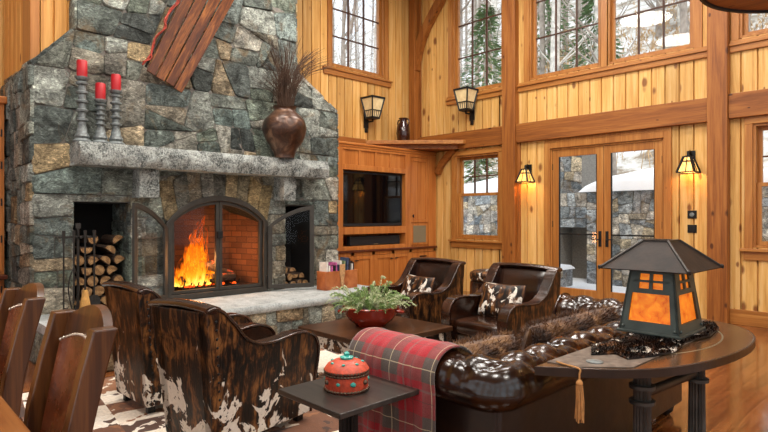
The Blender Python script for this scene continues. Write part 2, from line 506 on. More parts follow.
def rugmat(name):
    n = NT(name); v = n.map(n.obj(), rot=(0,0,0.12)); x, y, z = n.xyz(v)
    cx = n.math('FLOOR', n.math('DIVIDE', x, 0.24)); cy = n.math('FLOOR', n.math('DIVIDE', y, 0.24))
    w = n.n('TexWhiteNoise', dict(noise_dimensions='2D'), Vector=n.comb(cx, cy, 0.0)).outputs[0]
    nz = n.noise(v, 7, 3, 0.5, 0.8)
    f = n.math('ADD', n.math('MULTIPLY', w, 0.55), n.math('MULTIPLY', nz, 0.5))
    col = n.ramp(f, [(0.0, '#3a2113'), (0.3, '#6b4024'), (0.42, '#8d5c36'), (0.5, '#e6dccb'), (0.68, '#efe8da'), (0.74, '#4a2b18')], 'CONSTANT')
    col = n.mix(0.35, col, n.ramp(n.noise(v, 55, 2), [(0.3, 0.5), (0.7, 1.3)]), 'MULTIPLY')
    return n.bsdf(col, 0.8, n.bump(n.noise(v, 90, 2), 0.4, 0.004), sheen=0.2)
M['rug'] = rugmat('rugmat')

def plaid(name):
    n = NT(name); u, v, _ = n.xyz(n.uv())
    def wave(s, period, lo, hi, ph=0.0):
        m = n.math('FRACT', n.math('ADD', n.math('DIVIDE', s, period), ph))
        a = n.math('GREATER_THAN', m, lo); b = n.math('LESS_THAN', m, hi)
        return n.math('MULTIPLY', a, b)
    red = lin('#a01c28')
    g1 = n.math('MULTIPLY', n.math('ADD', wave(u, 0.27, 0.05, 0.47), wave(v, 0.27, 0.05, 0.47)), 0.5)
    col = n.mix(g1, red, lin('#544b46'))
    d1 = n.math('MULTIPLY', n.math('ADD', wave(u, 0.27, 0.60, 0.64), wave(v, 0.27, 0.60, 0.64)), 0.5)
    col = n.mix(d1, col, lin('#6f6560'))
    c1 = n.math('MAXIMUM', wave(u, 0.27, 0.252, 0.268), wave(v, 0.27, 0.252, 0.268))
    col = n.mix(n.math('MULTIPLY', c1, 0.6), col, lin('#cdbf9c'))
    c2 = n.math('MAXIMUM', wave(u, 0.27, 0.80, 0.815), wave(v, 0.27, 0.80, 0.815))
    col = n.mix(n.math('MULTIPLY', c2, 0.5), col, lin('#2b3a35'))
    o = n.obj()
    nz = n.noise(o, 220, 2)
    col = n.mix(0.4, col, n.ramp(nz, [(0.3, 0.5), (0.7, 1.35)]), 'MULTIPLY')
    return n.bsdf(col, 0.9, n.bump(nz, 0.5, 0.003), 0, 0.2, sheen=0.3)
M['plaid'] = plaid('plaid')

def glass(name, rough=0.0, tint=(1,1,1,1), refl=1.0):
    n = NT(name)
    tr = n.n('BsdfTransparent', Color=tint)
    gl = n.n('BsdfGlossy', Roughness=rough, Color=(1, 1, 1, 1))
    fr = n.n('Fresnel', IOR=1.45)
    mx = n.n('MixShader', i0=n.math('MULTIPLY', fr.outputs[0], refl), i1=tr.outputs[0], i2=gl.outputs[0])
    return n.surf(mx.outputs[0])
M['glass'] = glass('windowglass', refl=0.35)
M['glass_grey'] = glass('fireglass', 0.02, (0.985,0.985,0.985,1), 0.12)

def glow(name, c1, c2, s, scale=14):
    n = NT(name); f = n.noise(n.obj(), scale, 5, 0.65, 0.6)
    col = n.ramp(f, [(0.32, c1), (0.68, c2)])
    return n.bsdf(col, 0.4, None, 0, 0.4, emit=col, es=s)
M['mica'] = glow('mica_amber', '#b24a08', '#f08a22', 0.8, 22)
M['amberglass'] = glow('amber_glass', '#e8a030', '#ffdf90', 1.2, 8)
M['creamglass'] = glow('cream_glass', '#c9b080', '#e4d0a0', 0.22, 6)
M['ember'] = glow('ember', '#300800', '#ff5a10', 2.2, 26)

def flame(name):
    n = NT(name); g = n.n('TexCoord').outputs['UV']; u, v, _ = n.xyz(g)
    o = n.obj()
    nz = n.noise(n.map(o, scale=(14, 14, 5)), 1.0, 5, 0.65, 1.4)
    t = n.math('ADD', v, n.math('MULTIPLY', n.math('SUBTRACT', nz, 0.5), 0.7))
    col = n.ramp(t, [(0.0, '#ffd45a'), (0.22, '#ff9d1e'), (0.5, '#ff6a0c'), (0.85, '#e24a06'), (1.0, '#a02800')])
    em = n.n('Emission', Color=col, Strength=n.ramp(t, [(0.0, 2.2), (0.5, 1.25), (1.0, 0.7)]))
    tr = n.n('BsdfTransparent')
    al = n.ramp(n.math('ADD', n.math('MULTIPLY', v, 0.55), n.math('MULTIPLY', nz, 1.3)), [(0.76, 0.97), (1.02, 0.0)])
    mx = n.n('MixShader', i0=al, i1=tr.outputs[0], i2=em.outputs[0])
    return n.surf(mx.outputs[0])
M['flame'] = flame('flame')
def charlog(name):
    n = NT(name); v = n.obj(); f = n.noise(n.map(v, scale=(14, 5, 14)), 1.0, 5, 0.7, 0.8)
    em = n.ramp(f, [(0.58, '#000000'), (0.68, '#ff4a08')])
    return n.bsdf(n.ramp(f, [(0.3, '#0c0806'), (0.6, '#33241a')]), 0.95, n.bump(f, 0.8, 0.02), emit=em, es=1.2)
M['charlog'] = charlog('charlog')

def hillmat(name):
    n = NT(name); v = n.obj()
    f = n.noise(v, 0.6, 8, 0.72, 0.8)
    col = n.ramp(f, [(0.40, '#eef1f4'), (0.50, '#cfccc4'), (0.57, '#9c8f7e'), (0.7, '#7b6d5c')])
    return n.bsdf(col, 0.9)
M['hill'] = hillmat('hill')

# ------------------------------------------------------------------ stone laying
def clip_half(poly, p, nrm):
    """keeps the side where (q-p).nrm >= 0"""
    out = []; m = len(poly)
    for i in range(m):
        a = poly[i]; b = poly[(i+1) % m]
        da = (a[0]-p[0])*nrm[0] + (a[1]-p[1])*nrm[1]
        db = (b[0]-p[0])*nrm[0] + (b[1]-p[1])*nrm[1]
        if da >= 0: out.append(a)
        if (da >= 0) != (db >= 0):
            t = da/(da-db)
            out.append((a[0]+(b[0]-a[0])*t, a[1]+(b[1]-a[1])*t))
    return out
def area2(poly):
    s = 0
    for i in range(len(poly)):
        a = poly[i]; b = poly[(i+1) % len(poly)]
        s += a[0]*b[1]-b[0]*a[1]
    return s*0.5
def ccw(poly): return poly if area2(poly) > 0 else poly[::-1]
def inset(poly, d):
    poly = ccw(poly); out = poly
    for i in range(len(poly)):
        a = poly[i]; b = poly[(i+1) % len(poly)]
        ex, ey = b[0]-a[0], b[1]-a[1]; L = math.hypot(ex, ey)
        if L < 1e-6: continue
        nx, ny = -ey/L, ex/L
        out = clip_half(out, (a[0]+nx*d, a[1]+ny*d), (nx, ny))
        if len(out) < 3: return []
    return out
STONES = ['#7d847c', '#6e7874', '#8a9089', '#5b635f', '#4d5350', '#949a92', '#969080', '#8a7e68', '#9b8a6a', '#7a786c', '#727c70', '#59625c', '#77837f', '#a5a499', '#67706a', '#85847a', '#6f7d78', '#68706a', '#80867c']
def split_poly(poly, target, r, slant):
    A = abs(area2(poly))
    xs = [p[0] for p in poly]; ys = [p[1] for p in poly]
    w = max(xs)-min(xs); h = max(ys)-min(ys)
    if A < target*r.uniform(0.55, 1.9) and max(w, h) < 2.1*math.sqrt(target)*r.uniform(0.85, 1.25):
        return [poly]
    if A < target*0.28: return [poly]
    t = r.uniform(0.36, 0.64)
    vertical = (w*1.0 > h*1.25)
    if 0.75 < w/h < 1.5: vertical = r.random() < 0.42
    ang = r.gauss(0, slant)
    if vertical:
        p = (min(xs)+w*t, min(ys)+h*0.5); nrm = (math.cos(ang), math.sin(ang))
    else:
        p = (min(xs)+w*0.5, min(ys)+h*t); nrm = (math.sin(ang), math.cos(ang))
    a = clip_half(poly, p, nrm); b = clip_half(poly, p, (-nrm[0], -nrm[1]))
    if len(a) < 3 or len(b) < 3: return [poly]
    return split_poly(a, target, r, slant) + split_poly(b, target, r, slant)
def lay(mb, polys, fn, seed, mortar=0.004, hmin=0.010, hmax=0.034, pal=STONES, chamf=0.012):
    """fn(a, b, h) -> point; each polygon becomes one rough-faced stone"""
    r = random.Random(seed)
    for poly in polys:
        p0 = inset(poly, mortar*r.uniform(0.6, 1.4))
        if len(p0) < 3 or abs(area2(p0)) < 2e-4: continue
        # knock corners off so that the stones read as hand dressed
        q = []
        m = len(p0)
        for i in range(m):
            a, b, c = p0[i-1], p0[i], p0[(i+1) % m]
            k = r.uniform(0.04, 0.16)
            la = math.hypot(a[0]-b[0], a[1]-b[1]); lc = math.hypot(c[0]-b[0], c[1]-b[1])
            if min(la, lc) < 0.03: q.append(b); continue
            ka = min(k, 0.035/la); kc = min(k, 0.035/lc)
            q.append((b[0]+(a[0]-b[0])*ka, b[1]+(a[1]-b[1])*ka)); q.append((b[0]+(c[0]-b[0])*kc, b[1]+(c[1]-b[1])*kc))
        p0 = q
        p1 = inset(p0, chamf*r.uniform(0.6, 1.3))
        if len(p1) < 3: p1 = p0
        h = r.uniform(hmin, hmax)
        col = lin(r.choice(pal)); k = r.uniform(0.75, 1.3)
        col = (col[0]*k, col[1]*k, col[2]*k, 1)
        cx = sum(p[0] for p in p1)/len(p1); cy = sum(p[1] for p in p1)/len(p1)
        tx, ty = r.uniform(-0.06, 0.06), r.uniform(-0.06, 0.06)
        n0 = len(p0); n1 = len(p1)
        # ring walls: base ring (h=-0.02), shoulder ring, then a domed top fan
        v = [fn(p[0], p[1], -0.02) for p in p0] + [fn(p[0], p[1], h*0.7) for p in p0]
        f = [(i, (i+1) % n0, (i+1) % n0+n0, i+n0) for i in range(n0)]
        mb.add(v, f, col)
        # top: match p0 ring to a shrunken copy of itself
        sh = 1 - min(0.25, chamf*0.8/max(0.03, math.sqrt(abs(area2(p0)))*0.5))
        top = []; jit = 0.009
        for p in p0:
            a = cx+(p[0]-cx)*sh; b = cy+(p[1]-cy)*sh
            top.append(fn(a, b, h + (a-cx)*tx + (b-cy)*ty + r.uniform(-jit, jit)))
        v = [fn(p[0], p[1], h*0.7) for p in p0] + top + [fn(cx, cy, h*1.0+r.uniform(-0.008, 0.012))]
        f = [(i, (i+1) % n0, (i+1) % n0+n0, i+n0) for i in range(n0)]
        f += [(n0+i, n0+(i+1) % n0, 2*n0) for i in range(n0)]
        mb.add(v, f, col)
def lay_region(mb, poly, target, fn, seed, slant=0.16, **kw):
    lay(mb, split_poly(ccw(poly), target, random.Random(seed), slant), fn, seed+1, **kw)

# ------------------------------------------------------------------ room shell
YB = 8.3; XL = -7.81; XR = 4.4; YF = -4.2; ZC = 6.0
def structure(o): o['kind'] = 'structure'; return o

structure(MB().box((XL-0.4, YF-0.4, -0.12), (XR+0.4, YB+0.25, 0)).build('floor', M['floor']))

def boards(mb, u0, u1, z0, z1, holes, pw, put, skipz=()):
    """vertical V-jointed boards on a plane; put(u, depth, z)"""
    cuts = {u0, u1}
    k = math.ceil(u0/pw)
    while k*pw < u1: cuts.add(k*pw); k += 1
    for h in holes: cuts.add(h[0]); cuts.add(h[1])
    cuts = sorted(c for c in cuts if u0 <= c <= u1)
    for a, b in zip(cuts, cuts[1:]):
        if b-a < 1e-4: continue
        mid = (a+b)/2
        hs = sorted((h[2], h[3]) for h in holes if h[0] < mid < h[1])
        z = z0; segs = []
        for (ha, hb) in hs:
            if ha > z: segs.append((z, ha))
            z = max(z, hb)
        if z < z1: segs.append((z, z1))
        on = lambda c: abs(c/pw-round(c/pw)) < 1e-3
        ca = 0.011 if on(a) else 0; cb = 0.011 if on(b) else 0
        for (s, e) in segs:
            prof = [(a, 0.05), (a, ca*3), (a+ca*0.55, ca*2.6), (a+ca, 0), (b-cb, 0), (b-cb*0.55, cb*2.6), (b, cb*3), (b, 0.05)]
            vs = [put(u, d, s) for (u, d) in prof] + [put(u, d, e) for (u, d) in prof]
            n = len(prof)
            fs = [tuple(range(n)), tuple(range(2*n-1, n-1, -1))] + [(i, i+n, (i+1) % n+n, (i+1) % n) for i in range(n)]
            mb.add(vs, fs)

# openings in the back wall: (x0, x1, z0, z1)
W_LOW = (-6.72, -5.74, 0.97, 2.53)
D_OPEN = (-4.74, -2.97, 0.0, 2.50)
W_LOWR = (-1.90, -0.70, 1.0, 2.57)
W_UPL = (-6.80, -5.66, 3.69, 5.7)
W_UPM = (-5.13, -2.58, 3.69, 5.7)
W_UPR = (-2.05, -0.70, 3.69, 5.7)
bholes = [W_LOW, D_OPEN, W_LOWR, W_UPL, W_UPM, W_UPR]
mb = MB()
boards(mb, XL, XR, 0, ZC, bholes, PW, lambda u, d, z: (u, YB+d, z))
# the wall's outer skin
cu = sorted({XL-0.3, XR+0.3} | {h[0] for h in bholes} | {h[1] for h in bholes})
for a, b in zip(cu, cu[1:]):
    hs = sorted((h[2], h[3]) for h in bholes if h[0] < (a+b)/2 < h[1]); z = -0.1
    for (ha, hb) in hs:
        if ha > z: mb.box((a, YB+0.051, z), (b, YB+0.2, ha))
        z = hb
    mb.box((a, YB+0.051, z), (b, YB+0.2, ZC))
structure(mb.build('wall_back', M['pine_back'], smooth=30))

W_LEFT = (6.16, 7.46, 4.06, 5.7)
mb = MB()
boards(mb, YF, YB, 0, ZC, [W_LEFT], PW, lambda u, d, z: (XL-d, u, z))
for (a, b, s, e) in ((YF-0.3, W_LEFT[0], -0.1, ZC), (W_LEFT[1], YB+0.2, -0.1, ZC), (W_LEFT[0], W_LEFT[1], -0.1, W_LEFT[2]), (W_LEFT[0], W_LEFT[1], W_LEFT[3], ZC)):
    mb.box((XL-0.2, a, s), (XL-0.051, b, e))
structure(mb.build('wall_left', M['pine_left'], smooth=30))

# the sides of the great room behind the camera: tall window bays
def bay_wall(name, mat, u0, u1, wins, put):
    mb = MB(); cu = sorted({u0, u1} | {w[0] for w in wins} | {w[1] for w in wins})
    for a, b in zip(cu, cu[1:]):
        hs = sorted((w[2], w[3]) for w in wins if w[0] < (a+b)/2 < w[1]); z = -0.1
        for (ha, hb) in hs:
            mb.box(put(a, 0, z), put(b, 0.2, ha)); z = hb
        mb.box(put(a, 0, z), put(b, 0.2, ZC))
    return structure(mb.build(name, mat))
rw = [(YF+0.5+i*2.5, YF+2.5+i*2.5, zz[0], zz[1]) for i in range(5) for zz in ((0.5, 2.7), (3.1, 5.7))]
bay_wall('wall_right', M['pine_left'], YF-0.2, YB+0.2, rw, lambda u, d, z: (XR+d, u, z))
fw = [(XL+0.6+i*2.4, XL+2.5+i*2.4, zz[0], zz[1]) for i in range(5) for zz in ((0.5, 2.7), (3.1, 5.7))]
bay_wall('wall_front', M['pine_back'], XL-0.2, XR+0.2, fw, lambda u, d, z: (u, YF-d, z))
structure(MB().box((XL-0.3, YF-0.3, ZC), (XR+0.3, YB+0.3, ZC+0.15)).build('ceiling', M['trim_y']))

# timber frame
def trim(n, mb, mat, bev=0.008):
    return structure(mb.build('trim_%d' % n, mat, bev=bev))
trim(1, MB().box((-5.60, YB-0.13, 0), (-5.345, YB+0.01, ZC)), M['beam_z'])
trim(2, MB().box((-2.395, YB-0.13, 0), (-2.155, YB+0.01, ZC)), M['beam_z'])
trim(3, MB().box((XL, YB-0.16, 0), (XL+0.17, YB+0.01, ZC)).box((XL, YB-0.02, 2.95), (XL+0.21, YB+0.01, ZC)), M['beam_z'])
trim(4, MB().box((XL+0.17, YB-0.085, 2.65), (-5.60, YB+0.01, 2.97)), M['beam_x'])
trim(5, MB().box((-5.345, YB-0.085, 2.65), (-2.395, YB+0.01, 2.97)), M['beam_x'])
trim(6, MB().box((-2.155, YB-0.085, 2.66), (XR, YB+0.01, 2.98)), M['beam_x'])
# band under the upper windows
for i, (a, b) in enumerate(((-6.93, -5.60), (-5.345, -2.395), (-2.155, XR))):
    trim(7+i, MB().box((a, YB-0.035, 3.52), (b, YB+0.01, 3.60)).box((a, YB-0.06, 3.60), (b, YB+0.01, 3.63)).box((a, YB-0.028, 3.63), (b, YB+0.01, 3.672)), M['trim_x'], 0.004)
trim(18, MB().box((-3.885, YB-0.028, 3.66), (-3.785, YB+0.2, 5.72)), M['trim_z'], 0.003)
trim(10, MB().box((XL-0.01, 5.98, 3.90), (XL+0.035, 7.62, 3.99)).box((XL-0.01, 5.96, 3.99), (XL+0.06, 7.64, 4.02)).box((XL-0.01, 6.0, 4.02), (XL+0.028, 7.60, 4.041)), M['trim_y'], 0.004)
trim(19, MB().box((-6.76, 1.285, 2.84), (-6.425, 1.372, ZC)), M['trim_z'])
mb = MB()   # boarded timber chase beside the chimney neck
boards(mb, 1.372, 1.70, 2.84, ZC, [], 0.125, lambda u, d, z: (-6.45-d, u, z))
boards(mb, XL, -6.76, 2.84, ZC, [], 0.21, lambda u, d, z: (u, 1.30+d, z))
mb.box((XL, 1.35, 2.84), (-6.5, 1.70, ZC))
trim(20, mb, M['pine_chase'], 0)
structure(MB().box((-2.155, YB-0.03, 0), (XR, YB+0.01, 0.195)).build('baseboard_back', M['trim_x'], bev=0.004))
# boards beside the door and corner post, as narrow uprights
trim(11, MB().box((-5.345, YB-0.045, 0), (-5.30, YB+0.01, 2.65)), M['beam_z'], 0.003)
# knee braces
def brace(n, pts, w, y0, y1, mat):
    c = catmull(pts, 8); o = []; i_ = []
    for k, p in enumerate(c):
        t = (c[min(k+1, len(c)-1)]-c[max(k-1, 0)]).normalized(); nx, nz = -t[1], t[0]
        o.append((p[0]+nx*w/2, p[1]+nz*w/2)); i_.append((p[0]-nx*w/2, p[1]-nz*w/2))
    mb = MB(); mb.ring([tuple(q) for q in o], [tuple(q) for q in i_], y0, y1, 'xz', closed=False)
    return structure(mb.build('trim_%d' % n, mat))
brace(12, [(XL+0.12, 4.33, 0), (XL+0.22, 4.75, 0), (XL+0.44, 5.15, 0), (XL+0.82, 5.6, 0)], 0.16, YB-0.14, YB-0.02, M['beam_z'])
# diagonal corner ledge on the beam line with its short brace
LZ = 2.80
mb = MB(); mb.prism([(XL, 6.85), (XL+0.02, 6.83), (-6.42, YB-0.16), (-6.42, YB), (XL, YB)], LZ-0.07, LZ, 'xy')
trim(13, mb, M['trim_y'], 0.006)
mb = MB(); mb.prism([(XL, 6.99), (-6.60, YB-0.10), (-6.60, YB), (XL, YB)], LZ-0.15, LZ-0.07, 'xy')
trim(14, mb, M['beam_x'], 0.006)
brace(15, [(-7.13, 2.22, 0), (-7.03, 2.40, 0), (-6.80, 2.60, 0), (-6.72, 2.66, 0)], 0.12, YB-0.09, YB-0.01, M['beam_x'])
# wall beam on the left wall level with the ledge
trim(16, MB().box((XL-0.01, 5.0, 2.70), (XL+0.10, 6.9, 2.82)), M['beam_y'])

# ------------------------------------------------------------------ windows
def window(idx, put, hole, cas, rows, cols, meet=None, sill=True, lower_rows=0, mats=('trim_z', 'trim_x'), cl=None, cr=None):
    """put(u, depth_out, z); hole=(u0,u1,z0,z1); depth_out<0 is into the room"""
    u0, u1, z0, z1 = hole; cl = cas if cl is None else cl; cr = cas if cr is None else cr
    w = thing('window_%d' % idx, kind='structure')
    def bx(mb, a, b, da, db, s, e):
        p = put(a, da, s); q = put(b, db, e); mb.box(p, q)
    mb = MB()   # casing on the wall face and jamb liner
    bx(mb, u0-cl, u0, -0.03, 0.005, z0-0.02, z1); bx(mb, u1, u1+cr, -0.03, 0.005, z0-0.02, z1)
    mb.build('casing', M[mats[0]], w, bev=0.004)
    mb = MB(); bx(mb, u0-cl, u1+cr, -0.035, 0.005, z1, z1+cas); mb.build('head_casing', M[mats[1]], w, bev=0.004)
    mb = MB()
    t = 0.03
    bx(mb, u0, u0+t, -0.005, 0.19, z0, z1); bx(mb, u1-t, u1, -0.005, 0.19, z0, z1); bx(mb, u0+t, u1-t, -0.005, 0.19, z1-t, z1); bx(mb, u0+t, u1-t, -0.005, 0.19, z0, z0+t)
    mb.build('jamb', M[mats[0]], w)
    if sill:
        mb = MB(); bx(mb, u0-cas-0.05, u1+cas+0.05, -0.075, 0.0, z0-0.05, z0-0.015); bx(mb, u0-cas-0.01, u1+cas+0.01, -0.03, 0.005, z0-0.16, z0-0.05)
        mb.build('sill', M[mats[1]], w, bev=0.005)
    def sash(a, b, s, e, r, c, d, fw=0.05):
        sh = MB()
        bx(sh, a, a+fw, d, d+0.045, s, e); bx(sh, b-fw, b, d, d+0.045, s, e); bx(sh, a+fw, b-fw, d, d+0.045, s, s+fw); bx(sh, a+fw, b-fw, d, d+0.045, e-fw, e)
        so = sh.build('sash', M[mats[0]], w, bev=0.003)
        g = MB(); bx(g, a+fw-0.005, b-fw+0.005, d+0.02, d+0.026, s+fw-0.005, e-fw+0.005); g.build('pane', M['glass'], so)
        if r*c > 1:
            g = MB(); mw = 0.011
            for i in range(1, c): x = a+fw+(b-a-2*fw)*i/c; bx(g, x-mw, x+mw, d+0.006, d+0.04, s+fw, e-fw)
            for i in range(1, r): z = s+fw+(e-s-2*fw)*i/r; bx(g, a+fw, b-fw, d+0.008, d+0.038, z-mw*0.9, z+mw*0.9)
            g.build('muntins', M['muntin'], so)
    a, b = u0+t, u1-t
    if meet:
        sash(a, b, meet-0.025, z1-t, rows, cols, 0.10); sash(a, b, z0+t, meet+0.025, lower_rows or 1, 1, 0.05)
    else:
        sash(a, b, z0+t, z1-t, rows, cols, 0.06)
    return w
M['muntin'] = wood('muntin', '#3a2113', '#4d2d19', '#5d3820', 'z', 0.5)
pb = lambda u, d, z: (u, YB+d, z)
pl = lambda u, d, z: (XL-d, u, z)
window(1, pb, W_LOW, 0.09, 2, 3, meet=1.80)
window(2, pb, W_LOWR, 0.09, 2, 3, meet=1.80)
window(3, pb, W_UPL, 0.09, 3, 3, sill=False)
window(4, pb, (W_UPM[0], -3.885, W_UPM[2], W_UPM[3]), 0.10, 3, 3, sill=False, cr=0.0)
window(5, pb, (-3.785, W_UPM[1], W_UPM[2], W_UPM[3]), 0.10, 3, 3, sill=False, cl=0.0)
window(6, pb, W_UPR, 0.09, 3, 3, sill=False)
window(7, pl, W_LEFT, 0.09, 3, 3, sill=False, mats=('trim_z', 'trim_y'))

# ------------------------------------------------------------------ french doors
def ubox(mb, a, b, y0, y1, s, e): mb.box((a, y0, s), (b, y1, e)); return mb
tr = MB(); x0, x1, z0, z1 = D_OPEN
ubox(tr, x0-0.10, x0, YB-0.035, YB+0.005, 0, z1+0.10); ubox(tr, x1, x1+0.10, YB-0.035, YB+0.005, 0, z1+0.10); ubox(tr, x0, x1, YB-0.035, YB+0.005, z1, z1+0.10); ubox(tr, x0-0.10, x1+0.10, YB-0.025, YB+0.005, z1+0.10, 2.65)
ubox(tr, x0, x0+0.03, YB-0.005, YB+0.19, 0, z1); ubox(tr, x1-0.03, x1, YB-0.005, YB+0.19, 0, z1); ubox(tr, x0+0.03, x1-0.03, YB-0.005, YB+0.19, z1-0.03, z1); ubox(tr, x0, x1, YB-0.02, YB+0.2, 0, 0.03)
structure(tr.build('trim_17', M['trim_z'], bev=0.005))
def door(idx, a, b, handle_u, hinge_u):
    d = thing('door_%d' % idx, ((a+b)/2, YB+0.03, 0.03), kind='structure')
    off = d.location; fw = 0.105; y0, y1 = YB+0.01, YB+0.055; s, e = 0.03, 2.47
    mb = MB(off)
    ubox(mb, a, a+fw, y0, y1, s, e); ubox(mb, b-fw, b, y0, y1, s, e); ubox(mb, a+fw, b-fw, y0, y1, s, s+0.22); ubox(mb, a+fw, b-fw, y0, y1, e-0.115, e)
    mb.build('door_frame', M['trim_z'], d, bev=0.006)
    mb = MB(off); ubox(mb, a+fw-0.004, b-fw+0.004, y0+0.018, y0+0.026, s+0.216, e-0.111); mb.build('pane', M['glass'], d)
    mb = MB(off)
    for (p, q) in ((a+fw, a+fw+0.012), (b-fw-0.012, b-fw)): ubox(mb, p, q, y0+0.004, y1-0.008, s+0.22, e-0.115)
    ubox(mb, a+fw, b-fw, y0+0.004, y1-0.008, 0.80+0.30, 0.80+0.322)
    mb.build('glazing_bead', M['blackiron'], d)
    mb = MB(off); ubox(mb, handle_u-0.024, handle_u+0.024, y0-0.012, y0+0.002, 0.93, 1.17); h = mb.build('handle_plate', M['blackiron'], d, bev=0.01)
    sgn = 1 if handle_u < (a+b)/2 else -1
    mb = MB(off); mb.tube([(handle_u, y0, 1.04), (handle_u, y0-0.05, 1.04), (handle_u+sgn*0.02, y0-0.06, 1.04), (handle_u+sgn*0.11, y0-0.06, 1.045)], 0.009, 8); mb.build('lever', M['blackiron'], h, smooth=60)
    for z in (0.35, 1.27, 2.2):
        mb = MB(off); ubox(mb, hinge_u-0.008, hinge_u+0.008, y0-0.012, y0+0.002, z-0.05, z+0.05); mb.build('hinge', M['blackiron'], d)
mid = (x0+x1)/2
door(1, x0+0.033, mid-0.004, mid-0.055, x0+0.028)
door(2, mid+0.004, x1-0.033, mid+0.055, x1-0.028)

# ------------------------------------------------------------------ fireplace
XF = -6.30
fp = thing('fireplace', (XF, 3.15, 0), 0, 'massive grey and tan fieldstone fireplace with arched glass doors and stepped chimney', 'fireplace')
FO = fp.location
YL, YR_ = 1.27, 5.075; NL, NR = 1.66, 4.36; ZS = 2.88; ZN = 3.30
core = MB(FO)   # mortar core behind the stones, with the three openings left out
HB, NT_ = 0.43, 1.545          # hearth top, niche head
nl = (1.635, 2.195); nr = (4.18, 4.655); fb = (2.60, 3.86); FZ = 1.30; FT = 1.60; FC = 3.23
XBk = XL+0.02
def cbox(y0, y1, z0, z1, x0=XBk, x1=XF): core.box((x0, y0, z0), (x1, y1, z1))
cbox(YL, YR_, 0, HB); cbox(YL, nl[0], HB, 1.62); cbox(nl[1], fb[0], HB, 1.62); cbox(fb[1], nr[0], HB, 1.62); cbox(nr[1], YR_, HB, 1.62)
cbox(nl[0], nl[1], NT_, 1.62); cbox(nr[0], nr[1], NT_, 1.62); cbox(YL, YR_, 1.62, ZS)
core.box((XBk, nl[0], HB), (XF-0.55, nl[1], NT_)); core.box((XBk, nr[0], HB), (XF-0.55, nr[1], NT_)); core.box((XBk, fb[0], HB), (XF-0.62, fb[1], 1.62))
core.prism([(YL, ZS), (YR_, ZS), (NR+0.06, ZN+0.05), (NR, ZN+0.35), (NR, ZC), (NL, ZC), (NL, ZN)], XBk, XF, 'yz')
# spandrel over the arch
A_N = 14
def arch_z(y, top=FT, spring=FZ, a=fb[0], b=fb[1]):
    t = (y-(a+b)/2)/((b-a)/2); k = 1-t*t*0.98
    return spring + (top-spring)*(math.sqrt(max(0, 1-(t*0.86)**2))-math.sqrt(1-0.86**2))/(1-math.sqrt(1-0.86**2))
for i in range(A_N):
    a = fb[0]+(fb[1]-fb[0])*i/A_N; b = fb[0]+(fb[1]-fb[0])*(i+1)/A_N
    core.prism([(a, arch_z(a)), (b, arch_z(b)), (b, 1.621), (a, 1.621)], XF-0.6, XF, 'yz')
core.build('mortar_core', M['mortar'], fp)
st = MB(FO)
front = lambda a, b, h: (XF+h, a, b)
T = 0.105
big = [(YL, 1.98), (YR_, 1.98), (YR_, ZS), (NR+0.10, ZN), (NR, ZN+0.40), (NR, 6.0), (NL, 6.0), (NL, ZN), (YL, ZS)]
# cut the upper mass into convex pieces
lay_region(st, [(YL, 1.62), (YR_, 1.62), (YR_, ZS), (YL, ZS)], T, front, 11, 0.2)
lay_region(st, [(YL, ZS), (YR_, ZS), (NR+0.06, ZN), (NL, ZN)], T*0.8, front, 23, 0.28)
lay_region(st, [(NL, ZN), (NR+0.06, ZN), (NR, ZN+0.35), (NR, 5.0), (NL, 5.0)], T*1.15, front, 37, 0.25)
lay_region(st, [(YL, 0), (nl[0], 0), (nl[0], 1.62), (YL, 1.62)], T*0.7, front, 41, 0.04)
lay_region(st, [(nl[0], NT_), (nl[1], NT_), (nl[1], 1.62), (nl[0], 1.62)], T*0.7, front, 47, 0.04)
lay_region(st, [(nl[1], HB), (fb[0], HB), (fb[0], 1.62), (nl[1], 1.62)], T*0.7, front, 53, 0.05)
lay_region(st, [(fb[1], HB), (nr[0], HB), (nr[0], 1.62), (fb[1], 1.62)], T*0.6, front, 59, 0.05)
lay_region(st, [(nr[0], NT_), (nr[1], NT_), (nr[1], 1.62), (nr[0], 1.62)], T*0.6, front, 61, 0.04)
lay_region(st, [(nr[1], 0), (YR_, 0), (YR_, 1.62), (nr[1], 1.62)], T*0.6, front, 67, 0.04)
# niche reveals and hearth-side faces
def revL(a, b, h): return (a, nl[1]-h, b)
lay_region(st, [(XF-0.54, HB), (XF+0.02, HB), (XF+0.02, NT_), (XF-0.54, NT_)], 0.09, lambda a, b, h: (a, nl[1]-h*0.6, b), 71, 0.05)
lay_region(st, [(XF-0.54, HB), (XF+0.02, HB), (XF+0.02, NT_), (XF-0.54, NT_)], 0.09, lambda a, b, h: (a, nr[0]+h*0.6, b), 73, 0.05)
lay_region(st, [(XF-0.54, HB), (XF+0.02, HB), (XF+0.02, NT_), (XF-0.54, NT_)], 0.09, lambda a, b, h: (a, nl[0]+h*0.6, b), 75, 0.05)
lay_region(st, [(XBk, 0), (XF+0.03, 0), (XF+0.03, ZS), (XBk, ZS)], T*0.7, lambda a, b, h: (a, YL-h, b), 79, 0.06)
lay_region(st, [(XBk, 0), (XF+0.03, 0), (XF+0.03, ZS), (XBk, ZS)], T, lambda a, b, h: (a, YR_+h*0.5, b), 83, 0.06)
lay_region(st, [(XBk, ZN), (XF+0.03, ZN), (XF+0.03, 5), (XBk, 5)], T, lambda a, b, h: (a, NL-h, b), 87, 0.12)
lay_region(st, [(XBk, ZN), (XF+0.03, ZN), (XF+0.03, 5), (XBk, 5)], T, lambda a, b, h: (a, NR+h*0.6, b), 89, 0.12)
Ls = math.hypot(NL-YL, ZN-ZS); dy, dz = (NL-YL)/Ls, (ZN-ZS)/Ls
